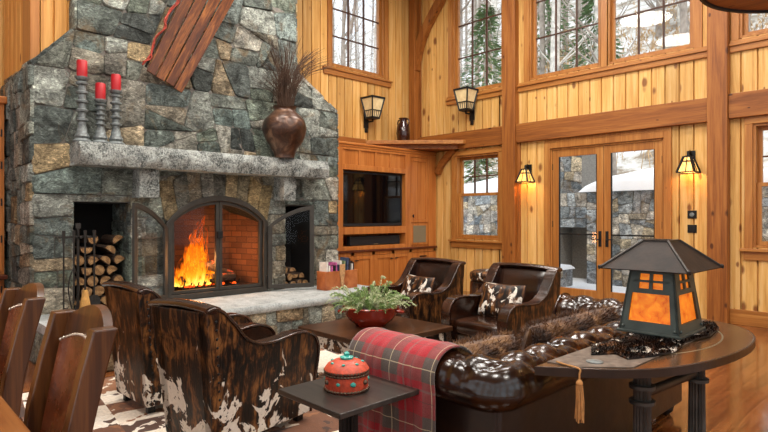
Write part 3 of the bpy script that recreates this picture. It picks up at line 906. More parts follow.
lay_region(st, [(XBk, 0), (XF+0.03, 0), (XF+0.03, Ls), (XBk, Ls)], 0.08, lambda a, b, h: (a, YL+dy*b-dz*h, ZS+dz*b+dy*h), 91, 0.08)
Ls2 = math.hypot(NR+0.06-YR_, ZN-ZS); dy2, dz2 = (NR+0.06-YR_)/Ls2, (ZN-ZS)/Ls2
lay_region(st, [(XBk, 0), (XF+0.03, 0), (XF+0.03, Ls2), (XBk, Ls2)], 0.08, lambda a, b, h: (a, YR_+dy2*b+dz2*h, ZS+dz2*b-dy2*h), 93, 0.08)
# voussoirs over the firebox
vp = []
nv = 9
for i in range(nv):
    def pt(k, out):
        y = fb[0]-0.03+(fb[1]-fb[0]+0.06)*k/nv
        z = arch_z(min(max(y, fb[0]), fb[1]))+0.02
        if not out: return (y, z)
        t = (y-FC)/((fb[1]-fb[0])/2)
        return (FC+(y-FC)*1.14, 1.92 if abs(t) < 0.75 else 1.80)
    vp.append([pt(i, 0), pt(i+1, 0), pt(i+1, 1), pt(i, 1)])
lay(st, [ccw(p) for p in vp], lambda a, b, h: (XF+0.035+h*0.6, a, b), 97, pal=['#8e7f62', '#77705c', '#86857c', '#94825f', '#66665e', '#7d7667', '#6e6a5e'])
st.build('stonework', M['stone'], fp, smooth=38)
# hearth
HX = -5.30
hb = MB(FO)
hb.box((XF, YL, 0), (HX-0.06, YR_+0.05, HB-0.075)); hb.build('hearth_core', M['mortar'], fp)
hs = MB(FO)
lay_region(hs, [(YL, 0), (YR_+0.05, 0), (YR_+0.05, HB-0.08), (YL, HB-0.08)], 0.055, lambda a, b, h: (HX-0.06+h*0.7, a, b), 101, 0.12, pal=['#8b938c', '#a39a84', '#93846a', '#7d7a6c', '#a88f68', '#8a8878', '#7b8780'])
lay_region(hs, [(XF, 0), (HX-0.06, 0), (HX-0.06, HB-0.08), (XF, HB-0.08)], 0.055, lambda a, b, h: (a, YL-h*0.7, b), 103, 0.06)
hs.build('hearth_stones', M['stone'], fp, smooth=38)
def rough_slab(mb, a, b, nx, ny, amp, seed, rough=('+x',)):
    """a slab whose named sides are rock-faced"""
    x0, y0, z0 = a; x1, y1, z1 = b
    def dn(p, k): return mnoise.noise(Vector((p[0]*5+seed, p[1]*5, p[2]*9)))*amp*k + mnoise.noise(Vector((p[0]*17, p[1]*17+seed, p[2]*23)))*amp*0.45*k
    nz = 6
    def side(fn, nu, nv): mb.grid(fn, nu, nv)
    def f_front(u, v):
        y = y0+(y1-y0)*u; z = z0+(z1-z0)*v; e = min(v, 1-v)*2
        return (x1+dn((x1, y, z), 1.0)-amp*0.9+amp*1.3*math.sqrt(max(e, 0)), y, z)
    mb.grid(f_front, ny, nz)
    for (yy, fl) in ((y0, True), (y1, False)):
        def f_end(u, v, yy=yy):
            x = x0+(x1-x0)*u; z = z0+(z1-z0)*v
            p = f_front(0 if yy == y0 else 1, v)
            return (x if u < 1 else p[0], yy + (0 if u in (0, 1) else dn((x, yy, z), 0.6)), z)
        mb.grid(f_end, nx, nz, flip=fl)
    for (v, fl) in ((0, True), (1, False)):
        def f_top(u, w, v=v):
            p = f_front(w, v); return (x0+(p[0]-x0)*u, p[1], p[2])
        mb.grid(f_top, 4, ny, flip=fl)
    mb.grid(lambda u, v: (x0, y1+(y0-y1)*u, z0+(z1-z0)*v), 1, 1)
hsb = MB(FO); rough_slab(hsb, (XF+0.0, YL-0.03, HB-0.085), (HX, YR_+0.12, HB), 6, 70, 0.012, 3.0)
hsb.build('hearth_slab', M['granite_flat'], fp, smooth=40)
mt = MB(FO); rough_slab(mt, (XF-0.01, 1.60, 1.905), (-5.93, 4.65, 2.13), 6, 110, 0.032, 9.0)
mt.build('mantel', M['granite'], fp, smooth=50)
for k, (a, b) in enumerate(((2.215, 2.42), (4.01, 4.20))):
    mb = MB(FO); rough_slab(mb, (XF-0.01, a, 1.60), (-6.06, b, 1.91), 5, 8, 0.02, 20+k*3)
    mb.build('corbel', M['granite'], fp, smooth=40)
# near-black sheets over the niche backs, heads and one side wall
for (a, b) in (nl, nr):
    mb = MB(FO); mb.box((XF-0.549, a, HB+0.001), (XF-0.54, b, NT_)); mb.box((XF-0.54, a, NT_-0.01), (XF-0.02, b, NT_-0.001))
    mb.build('niche_lining', M['soot_niche_black'], fp)
mb = MB(FO); mb.box((XF-0.54, nr[1]-0.006, HB), (XF-0.03, nr[1]-0.0005, NT_)); mb.build('niche_lining', M['soot_niche_black'], fp)
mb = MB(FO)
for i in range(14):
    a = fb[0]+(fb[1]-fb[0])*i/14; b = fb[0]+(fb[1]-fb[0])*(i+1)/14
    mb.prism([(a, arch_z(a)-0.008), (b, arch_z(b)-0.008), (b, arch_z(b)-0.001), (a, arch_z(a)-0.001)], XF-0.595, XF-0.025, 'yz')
mb.build('firebox_hood', M['soot_niche_black'], fp)
# firebox
mb = MB(FO); yb0, yb1 = fb[0]+0.16, fb[1]-0.16; xk = XF-0.60
for q in ([(XF-0.03, fb[0]+0.01), (xk, yb0), (xk-0.01, yb0), (XF-0.03, fb[0]+0.0)], [(XF-0.03, fb[1]-0.01), (XF-0.03, fb[1]), (xk-0.01, yb1), (xk, yb1)], [(xk, yb0), (xk, yb1), (xk-0.012, yb1), (xk-0.012, yb0)]):
    mb.prism(q, HB+0.002, 1.60, 'xy')
mb.build('firebox_brick', M['brick'], fp)
mb = MB(FO); mb.box((xk, fb[0]+0.01, HB+0.001), (XF-0.03, fb[1]-0.01, HB+0.02)); mb.build('firebox_floor', M['soot_niche_black'], fp)

def arch_outline(a, b, z0, spring, top, n=18, inset_=0.0):
    pts = [(b-inset_, z0+inset_), ]
    pts = [(a+inset_, z0+inset_), (b-inset_, z0+inset_)]
    for i in range(n+1):
        y = (b-inset_)+((a+inset_)-(b-inset_))*i/n
        pts.append((y, arch_z(y, top, spring, a, b)-inset_))
    return pts
mb = MB(FO)
o = arch_outline(fb[0]-0.03, fb[1]+0.03, HB+0.003, FZ+0.02, FT+0.045); i_ = arch_outline(fb[0]-0.03, fb[1]+0.03, HB+0.003, FZ+0.02, FT+0.045, inset_=0.065)
mb.ring(o, i_, XF-0.02, XF+0.065, 'yz'); mb.build('arch_frame', M['doorframe_iron'], fp, bev=0.006)
# two closed inner screen doors
for (a, b) in ((fb[0]+0.037, FC-0.002), (FC+0.002, fb[1]-0.037)):
    n = 10
    def ol(ins):
        pts = [(a+ins, HB+0.07+ins), (b-ins, HB+0.07+ins)]
        for k in range(n+1):
            y = (b-ins)+((a+ins)-(b-ins))*k/n
            pts.append((y, arch_z(y, FT+0.045, FZ+0.02, fb[0]-0.03, fb[1]+0.03)-0.068-ins))
        return pts
    mb = MB(FO); mb.ring(ol(0), ol(0.04), XF-0.012, XF+0.03, 'yz'); d = mb.build('screen_door', M['doorframe_iron'], fp, bev=0.004)
    mb = MB(FO); mb.prism(ol(0.036), XF+0.002, XF+0.007, 'yz'); mb.build('screen_pane', M['glass_grey'], d)
mb = MB(FO); mb.box((XF+0.03, FC-0.035, 1.13), (XF+0.06, FC+0.035, 1.22)); mb.build('door_latch', M['blackiron'], fp, bev=0.006)
# two outer doors standing open
def open_door(hy, ang, sgn):
    """hinge at hy; the door runs from the hinge in the direction sgn*y, swung ang off the wall"""
    W = 0.60; Hh = 0.80; ht = 1.07
    n = 14
    def top(t, ins): return Hh+(ht-Hh)*math.sin(min(1, t)*PI/2*0.98)**0.85
    def ol(ins):
        pts = [(ins, ins), (W-ins, ins)]
        for k in range(n+1):
            y = (W-ins)+(2*ins-W)*k/n
            pts.append((y, top(y/W, 0)-ins))
        return pts
    def xf(mb):
        ca, sa = math.cos(ang), math.sin(ang); out = MB(FO)
        out.f = mb.f
        for (x, y, z) in mb.v:
            yy = sgn*(y*ca - x*sa*0); xx = y*sa + x*ca
            out.v.append((XF+0.075+xx, hy+sgn*(y*ca-x*sa), HB+0.035+z))
        if sgn < 0: out.f = [f[::-1] for f in mb.f]
        return out
    m1 = MB(); m1.ring(ol(0), ol(0.055), -0.014, 0.014, 'yz')
    do = xf(m1).build('glass_door', M['doorframe_iron'], fp, bev=0.004)
    m2 = MB(); m2.prism(ol(0.05), -0.003, 0.003, 'yz'); xf(m2).build('door_pane', M['glass_grey'], do)
    for z in (0.12, 0.68):
        m3 = MB(); m3.tube([(0.0, -0.012, z-0.05), (0.0, -0.012, z+0.05)], 0.014, 8); xf(m3).build('door_hinge', M['blackiron'], do, smooth=60)
open_door(fb[0]-0.03, 0.62, -1)
open_door(fb[1]+0.02, 0.42, 1)

# ------------------------------------------------------------------ media cabinet wall
CX = -7.22
cab = thing('media_cabinet', (CX, 6.7, 0), 0, 'orange cherry built-in media cabinet with panelled doors beside the stone fireplace', 'cabinet')
CO = cab.location
def face(mb, y0, y1, z0, z1, d0=0.0, d1=0.025): mb.box((CX+d0, y0, z0), (CX+d1, y1, z1)); return mb
CY0, CY1 = 5.12, 8.27
mb = MB(CO); mb.box((XL+0.01, CY0, 0), (CX-0.001, CY1, 0.78))
mb.box((XL+0.01, CY0, 0.82), (CX-0.45, CY1, 2.60)); mb.box((CX-0.45, CY0, 0.82), (CX-0.001, 5.93, 2.60)); mb.box((CX-0.45, 7.42, 0.82), (CX-0.001, CY1, 2.60))
mb.box((CX-0.45, 5.93, 2.18), (CX-0.001, 7.42, 2.60)); mb.box((CX-0.45, 5.93, 1.09), (CX-0.001, 7.42, 1.215)); mb.box((CX-0.45, 5.93, 0.82), (CX-0.001, 7.42, 0.885))
mb.build('carcass', M['cherry_z'], cab)
mb = MB(CO)
face(mb, 5.70, 5.93, 0.82, 2.56); face(mb, 7.42, 7.56, 0.82, 2.56); face(mb, 5.93, 7.42, 2.18, 2.27); face(mb, 5.93, 7.42, 1.09, 1.215); face(mb, 5.93, 7.42, 0.82, 0.885)
face(mb, CY0, 5.70, 0.82, 2.56, 0, 0.02)
for (a, b) in ((8.05, CY1),): face(mb, a, b, 0.82, 2.56)
face(mb, 5.93, 7.42, 2.52, 2.56); face(mb, 7.56, 8.05, 2.50, 2.56)
for k in range(1, 4): y = 5.93+(7.42-5.93)*k/4; face(mb, y-0.022, y+0.022, 2.27, 2.52, 0, 0.022)
mb.build('face_frame', M['cherry_z'], cab, bev=0.004)
mb = MB(CO); mb.box((XL+0.01, CY0-0.02, 2.60), (CX+0.05, CY1, 2.64)); mb.box((CX-0.05, CY0, 2.56), (CX+0.035, CY1, 2.60)); mb.build('crown', M['cherry_y'], cab, bev=0.01)
def panel_door(name, y0, y1, z0, z1, handle=None):
    mb = MB(CO); fw = 0.06
    face(mb, y0, y0+fw, z0, z1, 0.0, 0.024); face(mb, y1-fw, y1, z0, z1, 0.0, 0.024); face(mb, y0+fw, y1-fw, z0, z0+fw, 0.0, 0.024); face(mb, y0+fw, y1-fw, z1-fw, z1, 0, 0.024); face(mb, y0+fw, y1-fw, z0+fw, z1-fw, 0.0, 0.008)
    d = mb.build(name, M['cherry_z'], cab, bev=0.003)
    if handle:
        hy, hz, hor = handle
        h = MB(CO); h.tube([(CX+0.024, hy, hz), (CX+0.05, hy, hz)], 0.012, 8)
        if hor: h.tube([(CX+0.05, hy-0.04, hz), (CX+0.05, hy+0.04, hz)], 0.008, 8)
        else: h.tube([(CX+0.05, hy, hz-0.03), (CX+0.05, hy, hz+0.03)], 0.011, 8)
        h.build('handle', M['blackiron'], d, smooth=50)
    return d
panel_door('cabinet_door', 7.57, 8.04, 1.28, 2.49, (7.61, 1.40, False))
mb = MB(CO); face(mb, 7.57, 8.04, 0.86, 1.26, 0, 0.02); g = mb.build('speaker_door', M['cherry_z'], cab, bev=0.003)
mb = MB(CO); face(mb, 7.63, 7.98, 0.90, 1.22, 0.018, 0.024); mb.build('speaker_grille', M['grille'], g)
dy = [5.30, 5.72, 6.14, 6.62, 7.10, 7.56]
mb = MB(CO)
for y in dy+[8.24]: face(mb, y-0.035, y+0.035, 0.10, 0.78, 0, 0.02)
face(mb, CY0, CY1, 0.72, 0.78, 0, 0.02); face(mb, CY0, CY1, 0.04, 0.12, 0, 0.02); mb.build('base_frame', M['cherry_z'], cab, bev=0.003)
for i in range(5):
    a, b = dy[i]+0.03, dy[i+1]-0.03
    panel_door('cabinet_door', a, b, 0.13, 0.715, ((b-0.03) if i in (1, 3) else (a+0.03), 0.64, True) if i else None)
mb = MB(CO); face(mb, 7.60, 8.20, 0.56, 0.71, 0, 0.024); dr = mb.build('drawer', M['cherry_z'], cab, bev=0.003)
mb = MB(CO); mb.box((CX+0.024, 7.80, 0.625), (CX+0.045, 7.98, 0.65)); mb.build('drawer_pull', M['blackiron'], dr, bev=0.004)
panel_door('cabinet_door', 7.60, 8.20, 0.13, 0.54, (7.65, 0.45, False))
mb = MB((CX, 6.7, 0.78)); mb.box((XL+0.01, CY0, 0.78), (CX+0.055, YB-0.02, 0.82))
tag(mb.build('countertop', M['counter'], bev=0.008), 'dark brown countertop running along the built-in media cabinet', 'countertop')

tv = thing('television', (CX-0.1, 6.68, 1.24), 0, 'large black flat television set into the cherry cabinet', 'television')
mb = MB(tv.location); mb.box((CX-0.12, 5.95, 1.225), (CX-0.05, 7.40, 2.165)); mb.build('bezel', M['soundbar'], tv, bev=0.006)
mb = MB(tv.location); mb.box((CX-0.0505, 5.985, 1.275), (CX-0.046, 7.365, 2.13)); mb.build('screen', M['screen'], tv)
sb = thing('soundbar', (CX-0.1, 6.68, 0.887), 0, 'long black soundbar in the slot under the television', 'speaker')
mb = MB(sb.location); mb.box((CX-0.16, 6.15, 0.887), (CX-0.06, 7.36, 1.05)); mb.build('grille_cloth', M['soundbar'], sb, bev=0.015)
mb = MB(sb.location); mb.box((CX-0.0605, 6.70, 0.90), (CX-0.057, 6.80, 0.912)); mb.build('indicator_strip', M['grille'], sb)

# tall cabinet left of the fireplace
tc = thing('tall_cabinet', (-7.5, 0.5, 0), 0, 'tall orange cherry cupboard at the left edge beside the fireplace', 'cabinet')
TO = tc.location; ty0, ty1, tx = -0.6, 1.215, -7.28
mb = MB(TO); mb.box((XL+0.01, ty0, 0), (tx, ty1, 2.62)); mb.build('carcass', M['cherry_z'], tc)
mb = MB(TO); mb.box((XL+0.01, ty0-0.02, 2.62), (tx+0.05, ty1+0.02, 2.70)); mb.build('crown', M['cherry_y'], tc, bev=0.01)
mb = MB(TO); mb.box((tx-0.05, ty0, 0.72), (tx+0.14, ty1+0.01, 0.765)); mb.build('counter', M['counter'], tc, bev=0.006)
for (a, b) in ((0.62, 1.19), (0.03, 0.60), (-0.57, 0.01)):
    for (s, e) in ((0.80, 2.56), (0.10, 0.70)):
        mb = MB(TO); fw = 0.07
        for (p, q, r, t, d) in ((a, a+fw, s, e, .025), (b-fw, b, s, e, .025), (a+fw, b-fw, s, s+fw, .025), (a+fw, b-fw, e-fw, e, .025), (a+fw, b-fw, s+fw, e-fw, .008)):
            mb.box((tx, p, r), (tx+d, q, t))
        d = mb.build('cabinet_door', M['cherry_z'], tc, bev=0.003)
        for z in ([1.15, 1.55, 1.95, 2.3] if s > 0.5 else [0.2, 0.6]):
            h = MB(TO); h.box((tx+0.022, b-0.012, z-0.04), (tx+0.034, b+0.004, z+0.04)); h.build('hinge', M['blackiron'], d)

# ------------------------------------------------------------------ wall lights
def lantern_up(name, loc, rz, label):
    """upward-flaring lantern on a bracket; local -y points into the room"""
    L = thing(name, loc, rz, label, 'wall lantern', 'upper wall lanterns'); L.scale = (1.14, 1.14, 1.14)
    mb = MB(); mb.box((-0.05, -0.015, -0.30), (0.05, 0.0, 0.10)); mb.box((-0.03, -0.022, -0.37), (0.03, 0.0, -0.30)); mb.build('back_plate', M['blackiron'], L, bev=0.006)
    mb = MB(); mb.tube([(0, -0.01, -0.12), (0, -0.07, -0.20), (0, -0.17, -0.20), (0, -0.17, -0.155)], 0.016, 8); mb.build('arm', M['blackiron'], L, smooth=60)
    cyy = -0.17; b, t, z0, z1 = 0.075, 0.135, -0.15, 0.17
    def fr(k): return b+(t-b)*k
    mb = MB()
    for sx in (-1, 1):
        for sy in (-1, 1):
            mb.tube([(sx*b, cyy+sy*b, z0), (sx*t, cyy+sy*t, z1)], 0.016, 4)
    for (k, w) in ((0.0, 0.03), (0.36, 0.014), (1.0, 0.03)):
        q = fr(k); z = z0+(z1-z0)*k
        for s in (-1, 1):
            mb.box((-q-0.008, cyy+s*q-0.008, z-w/2), (q+0.008, cyy+s*q+0.008, z+w/2)); mb.box((s*q-0.008, cyy-q-0.008, z-w/2), (s*q+0.008, cyy+q+0.008, z+w/2))
    for s in (-1, 1):
        for k in (-0.45, 0.0, 0.45):
            q0, q1 = fr(0), fr(0.36)
            mb.tube([(k*q0, cyy+s*q0, z0), (k*q1, cyy+s*q1, z0+(z1-z0)*0.36)], 0.006, 4)
            mb.tube([(s*q0, cyy+k*q0, z0), (s*q1, cyy+k*q1, z0+(z1-z0)*0.36)], 0.006, 4)
    mb.box((-b, cyy-b, z0-0.012), (b, cyy+b, z0))
    mb.build('cage', M['blackiron'], L)
    g = MB(); bb, tt = b-0.006, t-0.006
    vs = [(-bb,cyy-bb,z0),(bb,cyy-bb,z0),(bb,cyy+bb,z0),(-bb,cyy+bb,z0),(-tt,cyy-tt,z1),(tt,cyy-tt,z1),(tt,cyy+tt,z1),(-tt,cyy+tt,z1)]
    g.add(vs, [(0,1,5,4),(1,2,6,5),(2,3,7,6),(3,0,4,7)]); g.build('glass_shade', M['creamglass'], L, solid=0.004)
    return L
lantern_up('wall_lantern', (XL+0.005, 6.98, 3.38), PI/2, 'black iron lantern with cream glass on the left pine wall above the television')
lantern_up('wall_lantern', (-6.33, YB-0.005, 3.50), 0, 'black iron lantern with cream glass under the leftmost tall upper window')
def sconce(loc, label):
    L = thing('wall_sconce', loc, 0, label, 'wall sconce', 'amber sconces beside the glass doors')
    mb = MB(); mb.box((-0.055, -0.015, -0.02), (0.055, 0.0, 0.16)); mb.build('back_plate', M['blackiron'], L, bev=0.005)
    mb = MB(); mb.tube([(0, -0.01, 0.09), (0, -0.06, 0.15), (0, -0.12, 0.13), (0, -0.12, 0.07)], 0.015, 8); mb.box((-0.03, -0.15, 0.06), (0.03, -0.09, 0.085)); mb.build('arm', M['blackiron'], L, smooth=50)
    cyy = -0.12; t, b, z1, z0 = 0.045, 0.11, 0.07, -0.14
    mb = MB()
    for sx in (-1, 1):
        for sy in (-1, 1): mb.tube([(sx*b, cyy+sy*b, z0), (sx*t, cyy+sy*t, z1)], 0.018, 4)
    for (q, z) in ((b, z0), (t, z1), (t+(b-t)*0.3, z1+(z0-z1)*0.3)):
        for s in (-1, 1):
            mb.box((-q-0.008, cyy+s*q-0.008, z-0.008), (q+0.008, cyy+s*q+0.008, z+0.008)); mb.box((s*q-0.008, cyy-q-0.008, z-0.008), (s*q+0.008, cyy+q+0.008, z+0.008))
    for s in (-1, 1):
        mb.tube([(0, cyy+s*b, z0), (0, cyy+s*t, z1)], 0.006, 4); mb.tube([(s*b, cyy, z0), (s*t, cyy, z1)], 0.006, 4)
    mb.box((-t, cyy-t, z1), (t, cyy+t, z1+0.01))
    mb.build('cage', M['blackiron'], L)
    g = MB(); bb, tt = b-0.006, t-0.005
    vs = [(-bb,cyy-bb,z0),(bb,cyy-bb,z0),(bb,cyy+bb,z0),(-bb,cyy+bb,z0),(-tt,cyy-tt,z1),(tt,cyy-tt,z1),(tt,cyy+tt,z1),(-tt,cyy+tt,z1)]
    g.add(vs, [(0,1,5,4),(1,2,6,5),(2,3,7,6),(3,0,4,7)]); g.build('glass_shade', M['amberglass'], L, solid=0.004)
    li = bpy.data.lights.new('sconce_bulb', 'POINT'); li.energy = 5; li.color = (1, 0.62, 0.28); li.shadow_soft_size = 0.03
    lo = bpy.data.objects.new('sconce_bulb', li); COL.objects.link(lo); lo.location = (loc[0], loc[1]+cyy, loc[2]-0.10)
    return L
sconce((-5.14, YB-0.005, 2.11), 'amber glass sconce left of the double glass doors')
sconce((-2.62, YB-0.005, 2.13), 'amber glass sconce right of the double glass doors, above the switches')
sw = thing('thermostat', (-2.61, YB, 1.42), 0, 'dark square thermostat plate, upper of the pair under the right sconce', 'thermostat')
mb = MB(); mb.box((-0.058, -0.012, -0.055), (0.058, 0.001, 0.055)); mb.build('plate', M['darkplate'], sw, bev=0.004)
mb = MB(); mb.lathe([(0.0, 0.0), (0.03, 0.0), (0.03, 0.008), (0.0, 0.01)], (0, 0, 0), 16); mb.v = [(x, -z-0.012, y) for (x, y, z) in mb.v]; mb.build('dial', M['pewter'], sw, smooth=40)
sw = thing('switch_plate', (-2.61, YB, 1.225), 0, 'dark double light switch below the square thermostat', 'light switch')
mb = MB(); mb.box((-0.058, -0.010, -0.055), (0.058, 0.001, 0.055)); mb.build('plate', M['darkplate'], sw, bev=0.003)
for s in (-0.024, 0.024):
    mb = MB(); mb.box((s-0.014, -0.016, -0.03), (s+0.014, -0.009, 0.03)); mb.build('rocker', M['blackiron'], sw, bev=0.002)
jg = thing('jug', (-7.45, 7.62, LZ), 0, 'dark red glazed jug with two handles standing on the corner ledge', 'jug')
mb = MB(); mb.lathe([(0.08, 0), (0.12, 0.05), (0.135, 0.18), (0.125, 0.30), (0.075, 0.38), (0.068, 0.42), (0.09, 0.46), (0.08, 0.465), (0.055, 0.43)], n=24); mb.build('body', M['jug'], jg, smooth=60)
for s in (-1, 1):
    mb = MB(); mb.tube(catmull([(s*0.07, 0, 0.42), (s*0.13, 0, 0.43), (s*0.15, 0, 0.36), (s*0.122, 0, 0.29)], 5), 0.013, 8); mb.build('handle', M['jug'], jg, smooth=60)

# ------------------------------------------------------------------ on and around the fireplace
def candlestick(y, top, r, label, clabel):
    x = -6.09; z0 = 2.13; H_ = top-0.165-z0
    s = thing('candlestick', (x, y, z0), 0, label, 'candlestick', 'pewter candlesticks on the mantel')
    mb = MB(); mb.lathe([(0.085, 0), (0.088, 0.015), (0.06, 0.04), (0.07, 0.06), (0.05, 0.10), (0.042, 0.16)], n=16); mb.build('foot', M['pewter'], s, smooth=40)
    prof = [(0.042, 0.15)]; nseg = 5
    for k in range(nseg):
        a = 0.16+(H_-0.20)*k/nseg; b = 0.16+(H_-0.20)*(k+1)/nseg; w = (b-a)
        prof += [(0.036, a+w*0.1), (0.034, a+w*0.5), (0.055, a+w*0.64), (0.057, a+w*0.82), (0.038, a+w*0.95)]
    prof += [(0.03, H_-0.035)]
    mb = MB(); mb.lathe(prof, n=14); mb.build('stem', M['pewter'], s, smooth=40)
    mb = MB(); mb.lathe([(0.03, H_-0.04), (0.055, H_-0.025), (0.062, H_-0.005), (0.062, H_), (0.0, H_)], n=16); mb.build('drip_pan', M['pewter'], s, smooth=40)
    c = thing('candle', (x, y, z0+H_), 0, clabel, 'candle', 'red pillar candles')
    mb = MB(); mb.lathe([(0.0, 0.0005), (0.046, 0.0005), (0.048, 0.01), (0.048, 0.155), (0.043, 0.165), (0.0, 0.160)], n=20); mb.build('wax', M['redwax'], c, smooth=45)
    mb = MB(); mb.tube([(0, 0, 0.158), (0.002, 0, 0.178)], 0.003, 6); mb.build('wick', M['wick'], c)
candlestick(1.665, 2.945, 0, 'tall turned pewter candlestick, leftmost of three on the mantel', 'red pillar candle on the leftmost candlestick of the mantel')
candlestick(1.835, 2.745, 0, 'shortest turned pewter candlestick, in the middle of the mantel trio', 'red pillar candle on the shortest middle candlestick')
candlestick(1.985, 2.86, 0, 'turned pewter candlestick, rightmost of three on the mantel', 'red pillar candle on the rightmost of the three candlesticks')

vz = thing('vase', (-5.985, 3.975, 2.13), 0, 'big bronze-brown rounded pottery vase on the right end of the mantel', 'vase')
def vase_pt(u, v):
    prof = [(0.0, 0.125), (0.07, 0.13), (0.15, 0.15), (0.3, 0.215), (0.45, 0.258), (0.6, 0.275), (0.75, 0.25), (0.86, 0.185), (0.93, 0.138), (0.97, 0.135), (1.0, 0.15)]
    for (a, b) in zip(prof, prof[1:]):
        if a[0] <= v <= b[0]:
            i = prof.index(a); pm = prof[max(i-1, 0)][1]; pn = prof[min(i+2, len(prof)-1)][1]
            t = (v-a[0])/(b[0]-a[0]); r = 0.5*(2*a[1]+(b[1]-pm)*t+(2*pm-5*a[1]+4*b[1]-pn)*t*t+(3*a[1]-pm-3*b[1]+pn)*t**3); break
    ang = u*2*PI
    r *= 1+0.02*mnoise.noise(Vector((math.cos(ang)*2, math.sin(ang)*2, v*4)))
    return (r*math.cos(ang), r*math.sin(ang), v*0.64 + (0.012*math.sin(3*ang) if v > 0.98 else 0))
mb = MB(); mb.grid(vase_pt, 40, 40, cu=True); mb.add([vase_pt(k/40, 0) for k in range(40)], [tuple(range(40))[::-1]])
n_ = NT('bronze_glaze'); v_ = n_.obj(); f_ = n_.noise(v_, 6, 6, 0.65, 0.8)
M['vase'] = n_.bsdf(n_.ramp(f_, [(0.3, '#1c120c'), (0.5, '#4a3022'), (0.66, '#7a5a44'), (0.8, '#a08a78')]), 0.3, n_.bump(f_, 0.3, 0.02), 0.3, 0.6)
mb.build('pot', M['vase'], vz, smooth=60)
mb = MB(); mb.lathe([(0.115, 0.60), (0.10, 0.585), (0.0, 0.57)], n=24); mb.build('inner_neck', M['ash'], vz)
rt = random.Random(5)
mb = MB()
for k in range(170):
    a = rt.uniform(0, 2*PI); sp = rt.uniform(0.05, 0.48); h = rt.uniform(0.30, 1.0)
    dx, dyy = math.cos(a)*sp*0.5, math.sin(a)*sp
    if dx < 0: dx *= 0.4
    if rt.random() < 0.22: dyy = rt.uniform(0.35, 0.75); h = rt.uniform(0.7, 1.05); dx = abs(dx)
    r0 = rt.uniform(0.01, 0.09)
    p0 = (math.cos(a)*r0, math.sin(a)*r0, 0.44)
    pts = [p0, (p0[0]+dx*0.2, p0[1]+dyy*0.16, 0.42+0.22+h*0.24), (dx*0.6, dyy*0.5, 0.62+h*0.64), (dx*1.1, dyy*1.05+rt.uniform(-.03,.03), 0.62+h*0.95-abs(dyy)*0.15)]
    c = catmull(pts, 4); n_p = len(c)
    mb.tube(c, [0.0042*(1-0.7*i/(n_p-1)) for i in range(n_p)], 4, cap=False)
    if rt.random() < 0.7:
        for q in range(3):
            i0 = rt.randint(n_p//2-1, n_p-3); b0 = c[i0]; d = (c[i0+1]-c[i0]).normalized()
            off = Vector((rt.uniform(-.2,.3), rt.uniform(-.5,.5), 0.3)); mb.tube([b0, b0+(d+off)*0.07, b0+(d+off*0.8)*0.16], [0.0025, 0.0022, 0.0012], 3, cap=False)
tw = mb.build('dried_twigs', M['twig']); tw.location = vz.location
tag(tw, 'spray of thin dark dried twigs standing in the bronze vase', 'dried twigs', kind='stuff')

# old wooden sled hung on the chimney
sl = thing('sled', (XF+0.05, 2.54, 2.90), 0, 'old slatted wooden sled with red rope leaning on the chimney stones', 'sled')
ang = math.atan2(0.425, 0.93)       # lean of the long axis from the vertical towards +Y
du = Vector((0, math.sin(ang), math.cos(ang))); dv = Vector((0, math.cos(ang), -math.sin(ang)))
def slp(a, b, h): return Vector((XF+0.075+h+0.10*a, 2.54, 2.915)) + du*a + dv*b*(1+0.15*a)
def slbox(mb, a0, a1, b0, b1, h0, h1):
    mb.add([slp(a, b, h) for h in (h0, h1) for (a, b) in ((a0,b0),(a1,b0),(a1,b1),(a0,b1))], [(0,3,2,1),(4,5,6,7),(0,1,5,4),(1,2,6,5),(2,3,7,6),(3,0,4,7)])
for k in range(4):
    b0 = -0.225+0.1125*k
    mb = MB(sl.location); e = rnd.uniform(-0.01, 0.012); slbox(mb, -0.02+e, 1.75, b0+0.007, b0+0.1055, 0.03, 0.05)
    o = mb.build('slat', M['sledwood'], sl, bev=0.004)
for s in (-0.2, 0.2):
    mb = MB(sl.location); slbox(mb, 0.02, 1.75, s-0.016, s+0.016, -0.015, 0.03); mb.build('runner', M['sledwood'], sl, bev=0.004)
for a in (0.12, 0.75, 1.4):
    mb = MB(sl.location); slbox(mb, a, a+0.05, -0.22, 0.22, 0.008, 0.031); mb.build('cross_bar', M['sledwood'], sl, bev=0.003)
mb = MB(sl.location); mb.tube([slp(0.0, -0.245, 0.05), slp(0.6, -0.245, 0.055), slp(1.75, -0.245, 0.05)], 0.013, 6); mb.build('side_rail', M['blackiron'], sl, smooth=60)
mb = MB(sl.location)
pts = [slp(0.02, -0.30, 0.07)+Vector((0, 0, -0.03))]
for k in range(14): pts.append(slp(0.10+k*0.12, -0.265+0.016*math.sin(k*2.4), 0.055+0.015*math.cos(k*1.9)))
mb.tube(catmull(pts, 4), 0.009, 6)
pts2 = [p+Vector((0.012, 0.03*math.sin(i*2.1), 0.03*math.cos(i*1.7))) for i, p in enumerate(pts)]; mb.tube(catmull(pts2, 4), 0.008, 6)
mb.build('rope', M['wovenred'], sl, smooth=60)

